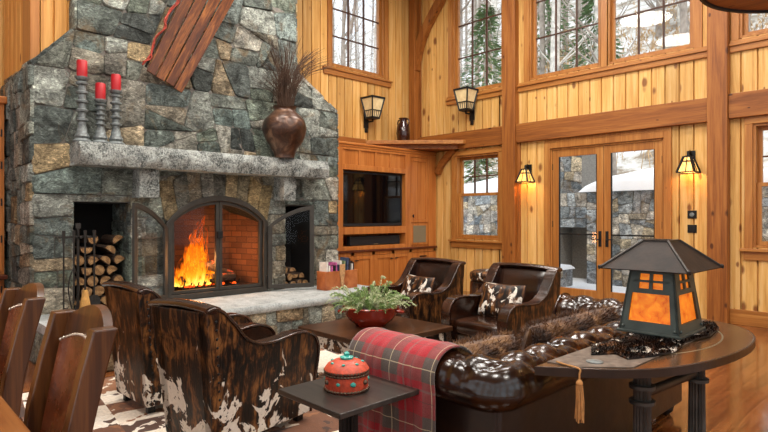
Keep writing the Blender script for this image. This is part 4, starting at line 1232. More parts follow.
# fire irons
FX, FY, FZ0 = -5.98, 1.60, HB
fs = thing('fire_iron_stand', (FX, FY, FZ0), 0, 'black wrought iron fire tool stand on the left end of the hearth', 'fire tool stand')
mb = MB(); mb.box((-0.13, -0.14, 0.0), (0.13, 0.14, 0.025)); mb.build('base', M['iron'], fs, bev=0.006)
mb = MB(); mb.tube([(0, 0, 0.02), (0, 0, 0.86)], 0.013, 8); mb.box((-0.02, -0.02, 0.85), (0.02, 0.02, 0.90)); mb.build('post', M['iron'], fs, smooth=50)
mb = MB(); mb.box((-0.012, -0.17, 0.755), (0.012, 0.17, 0.775)); mb.box((-0.10, -0.010, 0.755), (0.10, 0.010, 0.775))
mb.build('rack_bar', M['iron'], fs, bev=0.003)
def tool(dy, dx, name, label, head):
    t = thing(name, (FX+dx, FY+dy, FZ0+0.03), 0, label, 'fire tool', 'fire irons on the stand')
    mb = MB(); mb.tube([(0, 0, 0.10), (0, 0, 0.70)], 0.008, 6); mb.tube([(0, 0, 0.68), (0, 0, 0.80)], [0.012, 0.016], 6); mb.build('shaft', M['iron'], t, smooth=50)
    head(t)
def h_poker(t): mb = MB(); mb.tube([(0, 0, 0.12), (0, 0.0, 0.04), (0.0, 0.0, 0.0)], [0.008, 0.007, 0.003], 6); mb.tube([(0, 0, 0.06), (0, 0.03, 0.05), (0, 0.045, 0.075)], [0.006, 0.006, 0.003], 6); mb.build('hook', M['iron'], t)
def h_brush(t): mb = MB(); mb.lathe([(0.02, 0.22), (0.03, 0.18), (0.055, 0.02), (0.0, 0.0)], n=14); mb.build('bristles', M['bristle'], t, smooth=50)
def h_shovel(t): mb = MB(); mb.prism([(-0.03, 0.16), (0.03, 0.16), (0.055, 0.12), (0.055, 0.0), (-0.055, 0.0), (-0.055, 0.12)], -0.004, 0.004, 'yz'); mb.build('blade', M['iron'], t)
def h_tongs(t):
    mb = MB()
    for s in (-1, 1): mb.tube(catmull([(0, 0, 0.45), (0, s*0.04, 0.32), (0, s*0.045, 0.2), (0, s*0.01, 0.02)], 4), 0.006, 6)
    mb.build('jaws', M['iron'], t, smooth=60)
tool(-0.13, 0.02, 'fire_poker', 'iron poker hanging leftmost on the hearth tool stand', h_poker)
tool(-0.045, 0.03, 'fire_tongs', 'iron tongs with bowed jaws hanging on the hearth tool stand', h_tongs)
tool(0.055, 0.03, 'fire_brush', 'hearth brush with tan bristles hanging on the tool stand', h_brush)
tool(0.14, 0.02, 'fire_shovel', 'flat iron shovel hanging rightmost on the hearth tool stand', h_shovel)

# firewood
def log_mesh(kind, R, L, r):
    """split or round log along local x, front end at x=0"""
    n = 10
    if kind == 'round': sec = [(R*math.cos(2*PI*k/n)*r.uniform(.93,1.05), R*math.sin(2*PI*k/n)*r.uniform(.93,1.05)) for k in range(n)]
    elif kind == 'half': sec = [(R*1.1*math.cos(PI*k/7), -R*0.45+R*1.1*math.sin(PI*k/7)) for k in range(8)]
    else: sec = [(-R*0.85, -R*0.55), (R*0.95, -R*0.6)] + [(R*0.95*math.cos(0.15+2.6*k/5)-R*0.05, -R*0.45+R*1.35*math.sin(0.15+2.6*k/5)) for k in range(0, 6)]
    return sec
def firewood(n_items, y0, y1, zmax, seed, group, labels):
    r = random.Random(seed)
    z = HB; row = 0; count = 0
    ytot = y1-y0; cols = max(2, int(ytot/0.105)); R0 = ytot/cols/2
    protos = {}
    while count < n_items:
        off = R0 if row % 2 else 0
        nc = cols - (1 if row % 2 else 0)
        for k in range(nc):
            if count >= n_items: break
            if z > zmax-0.3 and r.random() < 0.35: continue
            R = R0*0.985; kind = r.choice(['split', 'half', 'split', 'round'])
            sec = log_mesh(kind, R*0.93, 0.4, r)
            Lg = 0.40
            t = thing('firewood_log', (XF-0.06-r.uniform(0, 0.07), y0+R0+off+k*2*R0, z+R), 0, labels, 'firewood log', group)
            rot = r.choice([0, PI, 0.6, -0.7, PI/2])
            t.rotation_euler = (rot, 0, 0)
            mb = MB(); mb.prism(sec, -Lg, -0.004, 'yz'); mb.build('bark', M['logbark'], t, smooth=40)
            mb = MB(); mb.prism([(p[0]*0.93, p[1]*0.93) for p in sec], -0.006, 0.0, 'yz'); mb.build('cut_end', M['logend'], t)
            count += 1
        z += R0*1.74; row += 1
firewood(22, nl[0]+0.03, nl[1]-0.025, 1.2, 3, 'logs stacked in the left hearth niche', 'split firewood log in the stack inside the niche left of the fire')
firewood(9, nr[0]+0.03, nr[1]-0.02, 1.05, 8, 'logs stacked in the right hearth niche', 'split firewood log in the stack inside the niche right of the fire')

# the fire
gr = thing('fire_grate', (XF-0.3, FC, HB+0.02), 0, 'low black iron grate holding the burning logs', 'grate')
for s in (-0.13, 0.13):
    mb = MB(); mb.box((s-0.01, -0.38, 0.07), (s+0.01, 0.38, 0.09)); mb.build('rail', M['blackiron'], gr)
for s in (-0.34, 0.34):
    for x in (-0.13, 0.13):
        mb = MB(); mb.box((x-0.009, s-0.009, 0), (x+0.009, s+0.009, 0.07)); mb.build('leg', M['blackiron'], gr)
mb = MB()
for k in range(9): y = -0.36+k*0.09; mb.tube([(-0.14, y, 0.095), (0.13, y, 0.095), (0.17, y, 0.15)], 0.008, 6)
mb.build('bars', M['blackiron'], gr)
for (y, z, dx, rx, L, Rr, lab) in ((FC-0.02, 0.185, 0.05, 0.0, 0.72, 0.065, 'charred log burning in front on the grate'), (FC+0.03, 0.185, -0.10, 0.05, 0.70, 0.07, 'charred log burning at the back of the grate'), (FC-0.06, 0.29, -0.02, 0.42, 0.55, 0.055, 'charred log leaning across the top of the fire'), (FC+0.1, 0.30, 0.02, -0.35, 0.5, 0.05, 'thin charred log lying crosswise over the fire')):
    mb = MB(); mb.grid(lambda u, v: (Rr*(1+0.14*mnoise.noise(Vector((u*3, v*9, y*10))))*math.cos(2*PI*u), (v-0.5)*L, Rr*math.sin(2*PI*u)*(1+0.1*mnoise.noise(Vector((u*5, v*12, 3))))), 12, 16, cu=True)
    mb.add([(Rr*math.cos(2*PI*k/12), -0.5*L, Rr*math.sin(2*PI*k/12)) for k in range(12)]+[(Rr*math.cos(2*PI*k/12), 0.5*L, Rr*math.sin(2*PI*k/12)) for k in range(12)], [tuple(range(12)), tuple(range(23, 11, -1))])
    o = mb.build('burning_log', M['charlog'] if 'charlog' in M else M['ash'], smooth=60); o.location = (XF-0.3+dx, y, HB+z); o.rotation_euler = (rx, 0, 0)
    tag(o, lab, 'burning log', 'burning logs on the grate')
rf = random.Random(12)
mb = MB()
for k in range(60):
    a = rf.uniform(-0.36, 0.36); x = rf.uniform(-0.14, 0.16); s = rf.uniform(0.012, 0.028)
    mb.lathe([(0.0, 0), (s, s*0.5), (s*0.8, s*1.2), (0.0, s*1.5)], (XF-0.3+x, FC+a, HB+0.105), 6)
o = mb.build('embers', M['ember'], smooth=40); tag(o, 'glowing orange embers scattered under the burning logs', 'embers', kind='stuff')
mb = MB()
def tongue(y, x, h, w, lean, ph):
    def fn(u, v):
        a = 2*PI*u
        sway = lean*v*v + 0.035*math.sin(5*v+ph)*v
        prof = (math.sin(PI*min(1, v*0.92+0.08))**0.8)*(1-v)**0.45 + 0.0
        r = w*max(prof, 0.0)
        r *= 1+0.22*math.sin(3*a+7*v+ph)
        return (x+r*0.55*math.cos(a), y+sway+r*math.sin(a), HB+0.12+h*v)
    mb.grid(fn, 14, 22, cu=True, uv=True)
for (y, x, h, w, lean) in ((FC-0.16, -0.30, 1.00, 0.13, 0.13), (FC-0.24, -0.28, 0.72, 0.12, 0.10), (FC-0.08, -0.32, 0.78, 0.11, 0.06), (FC-0.32, -0.27, 0.46, 0.10, 0.08), (FC-0.40, -0.30, 0.30, 0.08, 0.05), (FC+0.04, -0.28, 0.40, 0.09, -0.02), (FC-0.15, -0.20, 0.60, 0.12, 0.07), (FC-0.27, -0.20, 0.40, 0.11, 0.05), (FC-0.10, -0.38, 0.95, 0.11, 0.10), (FC+0.15, -0.30, 0.22, 0.07, 0.0), (FC-0.36, -0.22, 0.24, 0.09, 0.03), (FC-0.03, -0.21, 0.33, 0.08, 0.0), (FC-0.20, -0.24, 0.85, 0.08, 0.16)):
    tongue(y, XF+x, h, w, lean, rf.uniform(0, 6))
o = mb.build('flames', M['flame'], smooth=179); tag(o, 'bright orange flames rising from the logs in the fireplace', 'fire', kind='stuff')
li = bpy.data.lights.new('fire_light', 'POINT'); li.energy = 28; li.color = (1.0, 0.40, 0.12); li.shadow_soft_size = 0.15
lo = bpy.data.objects.new('fire_light', li); COL.objects.link(lo); lo.location = (XF-0.16, FC-0.02, HB+0.42)

# magazine box
mg = thing('magazine_box', (-5.85, 4.72, HB), 0, 'tan leather magazine holder with a strap on the right end of the hearth', 'magazine holder')
mb = MB()
w, d, h = 0.27, 0.10, 0.245
mb.box((d-0.012, -w, 0), (d, w, h)); mb.box((-d, -w, 0), (-d+0.012, w, h)); mb.box((-d+0.012, -w, 0), (d-0.012, -w+0.012, h)); mb.box((-d+0.012, w-0.012, 0), (d-0.012, w, h)); mb.box((-d+0.012, -w+0.012, 0), (d-0.012, w-0.012, 0.012))
mb.build('box', M['leather_box'], mg, bev=0.006)
mb = MB(); mb.prism([(-0.045, 0.33), (0.045, 0.33), (0.045, 0.2), (0.025, 0.13), (0.03, 0.08), (0.0, 0.02), (-0.03, 0.08), (-0.025, 0.13), (-0.045, 0.2)], d+0.002, d+0.012, 'yz'); mb.build('strap', M['strapbone'], mg, bev=0.003)
cols = ['magwhite', 'magwhite', 'magpink', 'magdark', 'magpink', 'magblue', 'magwhite', 'maggreen', 'magblue', 'magdark', 'magwhite', 'magdark']
names = ['white magazine', 'cream magazine', 'pink magazine', 'dark magazine', 'magenta magazine', 'blue magazine', 'pale magazine', 'green magazine', 'navy magazine', 'black magazine', 'white magazine', 'charcoal magazine']
for k in range(12):
    y = -0.235+k*0.042
    t = thing('magazine', (-5.85, 4.72+y, HB+0.013), 0, '%s standing %s in the leather holder' % (names[k], ['at the left end', 'second from the left', 'third from the left', 'fourth from the left', 'fifth from the left', 'sixth from the left', 'sixth from the right', 'fifth from the right', 'fourth from the right', 'third from the right', 'second from the right', 'at the right end'][k]), 'magazine', 'magazines in the leather holder')
    mb = MB(); hh = rnd.uniform(0.30, 0.40); th = 0.012
    mb.box((-0.075, -th, 0), (0.078, -th+0.003, hh)); mb.box((-0.075, th-0.003, 0), (0.078, th, hh)); mb.box((0.075, -th, 0), (0.079, th, hh)); mb.build('cover', M[cols[k]], t)
    mb = MB(); mb.box((-0.074, -th+0.003, 0.002), (0.075, th-0.003, hh-0.003)); mb.build('pages', M['paper'], t)
    t.rotation_euler = (rnd.uniform(-0.06, 0.06), 0, 0)

# ------------------------------------------------------------------ soft shapes
def sgnpow(c, e): return math.copysign(abs(c)**e, c)
def superell(mb, c, r, e1=0.4, e2=0.4, nu=28, nv=16):
    def fn(u, v):
        a = 2*PI*u; b = -PI/2+PI*v
        cb = sgnpow(math.cos(b), e1)
        return (c[0]+r[0]*cb*sgnpow(math.cos(a), e2), c[1]+r[1]*cb*sgnpow(math.sin(a), e2), c[2]+r[2]*sgnpow(math.sin(b), e1))
    mb.grid(fn, nu, nv, cu=True); return mb
def pillow(mb, w, h, t, n=16):
    for s in (-1, 1):
        def fn(u, v, s=s):
            a, b = 2*u-1, 2*v-1
            k = max(0, (1-a**4))**0.5*max(0, (1-b**4))**0.5
            pin = 1-0.07*(1-abs(a))*abs(b)**3; pin2 = 1-0.07*(1-abs(b))*abs(a)**3
            return (a*w/2*pin2, s*t/2*k, b*h/2*pin)
        mb.grid(fn, n, n, flip=(s > 0))
    return mb

# ------------------------------------------------------------------ hide armchairs
def armchair(loc, rz, W, label, hide, hback=0.885, taper=1.0, deep=1.0, nails=True):
    """faces local +y"""
    MB.warp = lambda p: (p[0]*(taper+(1-taper)*min(1, max(0, p[2])/0.75)), (p[1]+0.42)*deep-0.42, p[2])
    A = thing('armchair', loc, rz, label, 'armchair', 'cowhide and leather armchairs')
    top = catmull([(0.375, 0.30, 0), (0.395, 0.45, 0), (0.375, 0.545, 0), (0.31, 0.60, 0), (0.20, 0.615, 0), (0.06, 0.60, 0), (-0.07, 0.605, 0), (-0.18, 0.66, 0), (-0.26, 0.755, 0), (-0.33, hback-0.03, 0), (-0.385, hback, 0), (-0.43, hback-0.01, 0)], 5)
    top = [(p[0], p[1]) for p in top]
    front = [(0.345, 0.06), (0.36, 0.18)]
    outline = [(-0.36, 0.06)] + front + top
    for s in (-1, 1):
        x0, x1 = s*(W/2-0.085), s*(W/2)
        mb = MB(); mb.prism(outline, min(x0, x1), max(x0, x1), 'yz'); mb.build('side_panel', hide, A, smooth=40, bev=0.006)
        mb = MB(); mb.prism([(p[0]*0.985, p[1]*0.985+0.004) for p in outline], min(x0, x0-s*0.012), max(x0, x0-s*0.012), 'yz'); mb.build('inner_arm', M['leather'], A, smooth=40)
        path = front + top; o = []
        for k, p in enumerate(path):
            q = path[min(k+1, len(path)-1)]; r_ = path[max(k-1, 0)]
            t = Vector((q[0]-r_[0], q[1]-r_[1])).normalized(); o.append((p[0]+t.y*0.016, p[1]-t.x*0.016))
        mb = MB(); mb.ring(o, path, min(x0, x1)-0.012, max(x0, x1)+0.012, 'yz', closed=False); mb.build('arm_rim', M['leather_rim'], A, smooth=60, bev=0.008)
        if s == 1 and nails:   # nailheads down the back edge, each one a part
            for k in range(15):
                z = 0.10+0.70*k/14; y = -0.335-0.07*(z-0.06)/0.82+0.022
                mb = MB(); superell(mb, (W/2+0.002, y, z), (0.005, 0.008, 0.008), 1, 1, 8, 5); mb.build('nailhead', M['blackiron'], A, smooth=60)
    mb = MB(); mb.prism([(-0.36, 0.06), (-0.325, 0.06), (-0.395, hback-0.01), (-0.43, hback-0.01)], -W/2+0.004, W/2-0.004, 'yz'); mb.build('back_panel', hide, A, bev=0.008)
    mb = MB()
    def rim(u, v):
        x = (u-0.5)*(W+0.01); a = 2*PI*v; cr = 0.018*(1-(2*u-1)**2)
        return (x, -0.395+0.05*math.cos(a), hback+cr+0.022*math.sin(a))
    mb.grid(rim, 16, 12, cv=True); mb.add([rim(0, k/12) for k in range(12)]+[rim(1, k/12) for k in range(12)], [tuple(range(12)), tuple(range(23, 11, -1))])
    mb.build('back_rim', M['leather_rim'], A, smooth=50)
    mb = MB()   # the inner back, leaning and softly padded
    iw = W/2-0.095
    def ib(u, v):
        x = (u-0.5)*2*iw; z = 0.36+(hback-0.36)*v
        return (x, -0.335-0.06*v+0.13*(1-0.55*v)*(max(0, 1-(2*u-1)**6)**0.5*0.35+0.65)*(1-v**8*0.9), z)
    mb.grid(ib, 14, 14); mb.build('back_cushion', M['leather'], A, smooth=60)
    mb = MB(); mb.box((-iw-0.005, -0.33, 0.08), (iw+0.005, 0.335, 0.30)); mb.build('seat_base', M['leather'], A, bev=0.015)
    mb = MB(); superell(mb, (0, 0.055, 0.365), (iw+0.004, 0.315, 0.075), 0.35, 0.22, 40, 16); mb.build('seat_cushion', M['leather'], A, smooth=60)
    for sx in (-1, 1):
        for yy in (-0.31, 0.31):
            mb = MB(); mb.prism([(sx*(W/2-0.08)-0.025, yy-0.025), (sx*(W/2-0.08)+0.025, yy-0.025), (sx*(W/2-0.08)+0.025, yy+0.025), (sx*(W/2-0.08)-0.025, yy+0.025)], 0, 0.07); mb.build('leg', M['blackiron'], A, bev=0.004)
    MB.warp = None
    return A
def place_by_corner(cx, cy, rz, W, sx=1):
    """armchair origin from its back corner on the floor (local corner at (sx*W/2,-0.42))"""
    lx, ly = sx*W/2, -0.42
    return (cx-(math.cos(rz)*lx-math.sin(rz)*ly), cy-(math.sin(rz)*lx+math.cos(rz)*ly), 0.012)
ra = math.radians(12)
W1 = 0.57
armchair(place_by_corner(-2.88, 1.42, ra, 0.52), ra, 0.52, 'brindle cowhide armchair nearest the small dark side table, seen from behind', M['hide_chair'], 0.865, 0.84, 1.13)
armchair(place_by_corner(-3.88, 1.42, math.radians(3), 0.61), math.radians(3), 0.61, 'brindle cowhide armchair beside the log niche and dining chairs, seen from behind', M['hide_chair_b'], 0.875, 0.86, 1.1)
W2 = 0.74
armchair((-3.03, 4.40, 0.012), PI+math.radians(-3), W2, 'brown leather armchair nearest the glass doors, facing the coffee table', M['hide_far'], nails=False)
armchair((-4.10, 4.32, 0.012), PI+math.radians(-2), W2, 'brown leather armchair in front of the media cabinet, behind the fern bowl', M['hide_far'], nails=False)
def hide_pillow(loc, rot, label):
    p = thing('pillow', loc, 0, label, 'pillow', 'cowhide pillows on the leather armchairs'); p.rotation_euler = rot
    mb = MB(); pillow(mb, 0.46, 0.34, 0.15); mb.build('cover', M['hide_pillow'], p, smooth=60)
    mb = MB()
    c = [(x, 0, z) for (x, z) in ((-.225,-.165),(0,-.158),(.225,-.165),(.218,0),(.225,.165),(0,.158),(-.225,.165),(-.218,0))]
    mb.tube(c, 0.008, 6, closed=True); mb.build('piping', M['leather_rim'], p, smooth=60)
hide_pillow((-3.05, 4.44, 0.60), (math.radians(-22), 0, math.radians(4)), 'black and white cowhide pillow in the armchair nearest the glass doors')
hide_pillow((-4.08, 4.38, 0.60), (math.radians(-22), 0, math.radians(-6)), 'black and white cowhide pillow in the armchair by the media cabinet')

pf = thing('drum_stool', (-3.97, 5.60, 0), 0, 'dark drum stool with a hide top standing between the two leather armchairs', 'stool')
mb = MB(); mb.lathe([(0.0, 0.0), (0.24, 0.0), (0.26, 0.03), (0.28, 0.3), (0.27, 0.60), (0.26, 0.62), (0.0, 0.62)], n=32); mb.build('drum', M['leather'], pf, smooth=40)
mb = MB(); superell(mb, (0, 0, 0.68), (0.275, 0.275, 0.075), 0.55, 1.0, 32, 14); mb.build('cushion_top', M['hide_patch'], pf, smooth=60)
mb = MB(); mb.lathe([(0.0, 0.75), (0.03, 0.752), (0.025, 0.775), (0.0, 0.785)], n=12); mb.build('button', M['leather_rim'], pf, smooth=50)

# ------------------------------------------------------------------ chesterfield sofa
so = thing('chesterfield_sofa', (-1.80, 3.15, 0), 0, 'dark brown tufted leather chesterfield sofa with rolled back and arms', 'sofa')
SO = so.location
BX = -1.475; AY0 = 2.08; AY1 = 4.20; SXF = -2.28
prof = catmull([(-0.20, 0.40, 0), (-0.185, 0.50, 0), (-0.16, 0.60, 0), (-0.115, 0.69, 0), (-0.045, 0.755, 0), (0.035, 0.77, 0), (0.105, 0.745, 0), (0.150, 0.69, 0), (0.158, 0.625, 0), (0.130, 0.57, 0), (0.085, 0.545, 0), (0.055, 0.55, 0)], 5)
prof = [(p[0], p[1]) for p in prof]
pl_ = [0.0]
for a, b in zip(prof, prof[1:]): pl_.append(pl_[-1]+math.hypot(b[0]-a[0], b[1]-a[1]))
path = []       # plan path with outward normals
def addp(x, y, nx, ny): path.append((x, y, nx, ny))
N1 = 34
rc = 0.02
for k in range(N1): x = SXF+(BX-rc-SXF)*k/N1; addp(x, AY0, 0, -1)
for k in range(9): a = -PI/2+PI/2*k/8; addp(BX-rc+rc*math.cos(a), AY0+rc+rc*math.sin(a), math.cos(a), math.sin(a))
N2 = 88
for k in range(1, N2): y = AY0+rc+(AY1-AY0-2*rc)*k/N2; addp(BX, y, 1, 0)
for k in range(9): a = PI/2*k/8; addp(BX-rc+rc*math.cos(a), AY1-rc+rc*math.sin(a), math.cos(a), math.sin(a))
for k in range(1, N1+1): x = BX-rc+(SXF-BX+rc)*k/N1; addp(x, AY1, 0, 1)
sl_ = [0.0]
for a, b in zip(path, path[1:]): sl_.append(sl_[-1]+math.hypot(b[0]-a[0], b[1]-a[1])+0.0)
def roll_pt(i, j, extra=0.0, tuft=True):
    x, y, nx, ny = path[i]; n, z = prof[j]
    a = prof[max(j-1, 0)]; b = prof[min(j+1, len(prof)-1)]
    t = Vector((b[0]-a[0], b[1]-a[1])).normalized(); on, oz = -t.y, t.x
    on, oz = (on, oz) if (on*0.3+oz) > -2 else (-on, -oz)
    d = extra
    if tuft:
        su, sv = sl_[i]/0.215, pl_[j]/0.30
        g = abs(math.cos(PI*(su+sv)))*abs(math.cos(PI*(su-sv)))
        fade = max(0.0, min(1.0, (0.70-pl_[j])/0.10))
        pleat = abs(math.sin(PI*su))**0.25-1
        f2 = max(0.0, min(1.0, (pl_[j]-0.36)/0.1))*max(0, min(1, (0.74-pl_[j])/0.1))
        d += 0.036*(g**0.24-1)*fade + 0.024*pleat*f2
    # mitred corner: squeeze the inner side
    return (x+nx*(n+d*-(-on)), y+ny*(n+d*on), z+d*oz)
# outward direction of the profile normal: to the left of travel (inner side up, over, out)
mb = MB(SO); J = len(prof); I = len(path)
vs = [roll_pt(i, j) for i in range(I) for j in range(J)]
mb.add(vs, [(i*J+j, (i+1)*J+j, (i+1)*J+j+1, i*J+j+1) for i in range(I-1) for j in range(J-1)])
mb.build('rolled_back_and_arms', M['leather_sofa'], so, smooth=70)
for i in (0, I-1):
    mb = MB(SO); c = [roll_pt(i, j, 0, False) for j in range(J)]; y0 = path[i][1]; sgn = path[i][3]
    loop = c + [(SXF, y0+sgn*0.05, 0.30), (SXF, y0+sgn*0.05, 0.12), (SXF, y0-sgn*0.16, 0.12), (SXF, y0-sgn*0.16, 0.40)]
    mb.add(loop + [(p[0]-0.012, p[1], p[2]) for p in loop], [tuple(range(len(loop))), tuple(range(2*len(loop)-1, len(loop)-1, -1))] + [(k, (k+1) % len(loop), (k+1) % len(loop)+len(loop), k+len(loop)) for k in range(len(loop))])
    mb.build('arm_front', M['leather_sofa'], so, bev=0.004)
mb = MB(SO)
mb.box((SXF, AY0-0.055, 0.09), (BX+0.06, AY0+0.15, 0.56)); mb.box((SXF, AY1-0.15, 0.09), (BX+0.06, AY1+0.055, 0.56)); mb.box((BX-0.15, AY0-0.05, 0.09), (BX+0.075, AY1+0.05, 0.56)); mb.box((SXF+0.02, AY0+0.1, 0.09), (BX-0.1, AY1-0.1, 0.30))
mb.build('body', M['leather_sofa_body'], so, bev=0.012)
L3 = (AY1-AY0-0.34)/3
for k in range(3):
    mb = MB(SO); y = AY0+0.17+L3*(k+0.5); superell(mb, (-1.98, y, 0.385), (0.325, L3/2-0.004, 0.085), 0.35, 0.2, 40, 14); mb.build('seat_cushion', M['leather_sofa'], so, smooth=60)
for (x, y) in ((SXF+0.08, AY0+0.02), (SXF+0.08, AY1-0.02), (BX-0.02, AY0+0.02), (BX-0.02, AY1-0.02)):
    mb = MB(SO); mb.lathe([(0.03, 0.0), (0.055, 0.03), (0.06, 0.06), (0.04, 0.09)], (x, y, 0), 16); mb.build('bun_foot', M['blackiron'], so, smooth=50)

# plaid throw over the near arm
mb = MB()
TP = [(p[0], p[1]) for p in prof if True]
jmax = max(range(len(TP)), key=lambda j: TP[j][0])
drape = []
for j in range(0, jmax+1):
    a = TP[max(j-1, 0)]; b = TP[min(j+1, len(TP)-1)]; t = Vector((b[0]-a[0], b[1]-a[1])).normalized()
    drape.append((TP[j][0]-t.y*0.014, TP[j][1]+t.x*0.014))
drape = [(-0.235, 0.485)]+[q for q in drape if q[1] > 0.49]
z = drape[-1][1]
while z > 0.13: z -= 0.022; drape.append((drape[-1][0]*0.985+0.002, z))
dl = [0.0]
for a, b in zip(drape, drape[1:]): dl.append(dl[-1]+math.hypot(b[0]-a[0], b[1]-a[1]))
NU = 44; TX0, TX1 = -2.262, -1.665
vs = []; uvs = []
for i in range(NU+1):
    u = i/NU
    for j, (n, z) in enumerate(drape):
        x = TX0+(TX1-TX0)*u
        fall = max(0, (0.62-z)/0.5) if n > 0.1 else 0.0
        x += 0.02*fall*(0.5-u)*2 + (0.012*math.sin(dl[j]*9))
        w = 0.012*math.sin(u*PI*5+0.8)*(0.25+fall*1.6) + 0.004*math.sin(u*31+dl[j]*14)
        nn = n + (abs(w) if n > 0.1 else 0); zz = z + (max(0, w)*0.8 if n <= 0.1 else 0)
        vs.append((x, AY0-nn, zz)); uvs.append((u*(TX1-TX0)+0.03, dl[j]))
JD = len(drape)
mb.add(vs, [(i*JD+j, (i+1)*JD+j, (i+1)*JD+j+1, i*JD+j+1) for i in range(NU) for j in range(JD-1)], None, uvs)
th = mb.build('plaid_throw', M['plaid'], smooth=60, solid=0.009)
tag(th, 'red and grey plaid wool throw draped over the near sofa arm', 'throw')
# shaggy fur cushions along the sofa back
def fur_cushion(cx, cy, cz, L, H_, Tk, lean, label, seed):
    r = random.Random(seed); mb = MB()
    def pt(a, b, s):
        k = max(0, 1-abs(a)**5)**0.5*max(0, 1-abs(b)**3.0)**0.5
        wob = 1+0.06*mnoise.noise(Vector((a*3+seed, b*2, s)))
        p = Vector((s*Tk/2*k*wob, a*L/2, b*H_/2))
        p = Matrix.Rotation(lean, 3, 'Y') @ p
        return p+Vector((cx, cy, cz))
    for s in (-1, 1): mb.grid(lambda u, v: pt(2*u-1, 2*v-1, s), 24, 14, flip=(s < 0))
    c0 = Vector((cx, cy, cz))
    for k in range(int(9000*L)):
        s = r.choice((-1, 1)); a = r.uniform(-1, 1); b = r.uniform(-0.6, 1.0) if r.random() < .8 else r.uniform(-1, 1)
        p = pt(a, b, s); o = (p-Vector((cx, cy+(a*L/2)*0.85, cz))).normalized()
        d = (o+Vector((r.uniform(-.6,.6), r.uniform(-.9,.9), r.uniform(-.6,.3)))).normalized()*r.uniform(0.02, 0.045)
        t = Vector((r.uniform(-1,1), r.uniform(-1,1), r.uniform(-1,1))).normalized()*0.004
        mb.add([p-t, p+t, p+d], [(0, 1, 2)])
    o = mb.build('fur_cushion', M['fur'], smooth=70); tag(o, label, 'cushion', 'fur cushions along the sofa back')
fur_cushion(-1.755, 2.36, 0.615, 0.50, 0.30, 0.20, 0.30, 'short shaggy brown fur cushion beside the plaid throw', 3)
fur_cushion(-1.755, 3.30, 0.625, 1.06, 0.30, 0.20, 0.30, 'long shaggy brown fur cushion at the middle of the sofa back', 6)

# ------------------------------------------------------------------ low tables
st_ = thing('side_table', (-1.982, 1.665, 0), 0, 'small square black side table standing by the throw-covered sofa arm', 'side table')
mb = MB(); mb.box((-0.228, -0.235, 0.575), (0.228, 0.235, 0.60)); mb.build('tabletop', M['greytable'], st_, bev=0.004)
mb = MB(); mb.box((-0.12, -0.12, 0.558), (0.12, 0.12, 0.575)); mb.build('mounting_plate', M['blackiron'], st_)
mb = MB(); mb.lathe([(0.058, 0.02), (0.05, 0.05), (0.046, 0.52), (0.058, 0.558)], n=60, flute=(14, 0.22)); mb.build('fluted_column', M['blackiron'], st_, smooth=40)
mb = MB(); mb.box((-0.17, -0.17, 0.0), (0.17, 0.17, 0.025)); mb.build('base', M['blackiron'], st_, bev=0.006)
bx = thing('trinket_box', (-1.995, 1.665, 0.6), 0, 'round coral red box with turquoise studs and domed lid on the side table', 'box')
mb = MB(); mb.lathe([(0.0, 0.0), (0.096, 0.0), (0.10, 0.012), (0.098, 0.075), (0.0, 0.075)], n=40); mb.build('box', M['coral'], bx, smooth=40)
mb = MB()
for z in (0.008, 0.076, 0.09):
    mb = MB(); mb.grid(lambda u, v: ((0.099+(0.006+0.002*math.cos(2*PI*u*40))*math.cos(2*PI*v))*math.cos(2*PI*u), (0.099+(0.006+0.002*math.cos(2*PI*u*40))*math.cos(2*PI*v))*math.sin(2*PI*u), z+(0.0055+0.002*math.cos(2*PI*u*40))*math.sin(2*PI*v)), 160, 8, cu=True, cv=True)
    mb.build('bead_band', M['beadsilver'], bx, smooth=60)
mb = MB(); mb.lathe([(0.102, 0.085), (0.104, 0.096), (0.09, 0.116), (0.06, 0.132), (0.028, 0.14), (0.0, 0.141)], n=40); lid = mb.build('lid', M['coral'], bx, smooth=40)
mb = MB(); mb.lathe([(0.03, 0.138), (0.032, 0.148), (0.012, 0.155), (0.014, 0.165), (0.0, 0.175)], n=16); mb.build('finial', M['turq'], lid, smooth=50)
rr = random.Random(4)
mb = MB()
for k in range(9):
    a = 2*PI*k/9+0.3; q = 0.010 if k % 2 else 0.014
    mb = MB(); superell(mb, (0.098*math.cos(a), 0.098*math.sin(a), 0.044), (q, q, q*0.8), 1, 1, 10, 6); mb.build('stud', M['turq'] if k % 3 else M['beadsilver'], bx, smooth=60)
for k in range(7):
    a = 2*PI*k/7; mb = MB(); superell(mb, (0.072*math.cos(a), 0.072*math.sin(a), 0.126), (0.009, 0.009, 0.005), 1, 1, 10, 6); mb.build('stud', M['turq'], lid, smooth=60)

ct = thing('coffee_table', (-3.54, 3.275, 0.012), 0, 'square dark wood coffee table with cowhide apron in front of the sofa', 'coffee table')
mb = MB(); mb.box((-0.46, -0.485, 0.395), (0.46, 0.485, 0.438)); mb.build('tabletop', M['darkwood_y'], ct, bev=0.005)
mb = MB(); mb.box((-0.42, -0.445, 0.29), (0.42, 0.445, 0.395)); mb.build('apron', M['blackiron'], ct)
for (a, b) in (((0.42, -0.40, 0.295), (0.428, 0.40, 0.39)), ((-0.38, -0.453, 0.295), (0.38, -0.445, 0.39))):
    mb = MB(); mb.box(a, b); mb.build('hide_panel', M['hide_white'], ct)
for sx in (-1, 1):
    for sy in (-1, 1):
        mb = MB(); mb.lathe([(0.05, 0), (0.05, 0.03), (0.038, 0.05), (0.036, 0.25), (0.05, 0.29)], (sx*0.37, sy*0.395, 0), 16); mb.build('leg', M['blackiron'], ct, smooth=40)
pb_ = thing('planter_bowl', (-3.60, 3.28, 0.450), 0, 'wide glazed red bowl of feathery green sprigs on the coffee table', 'planter bowl')
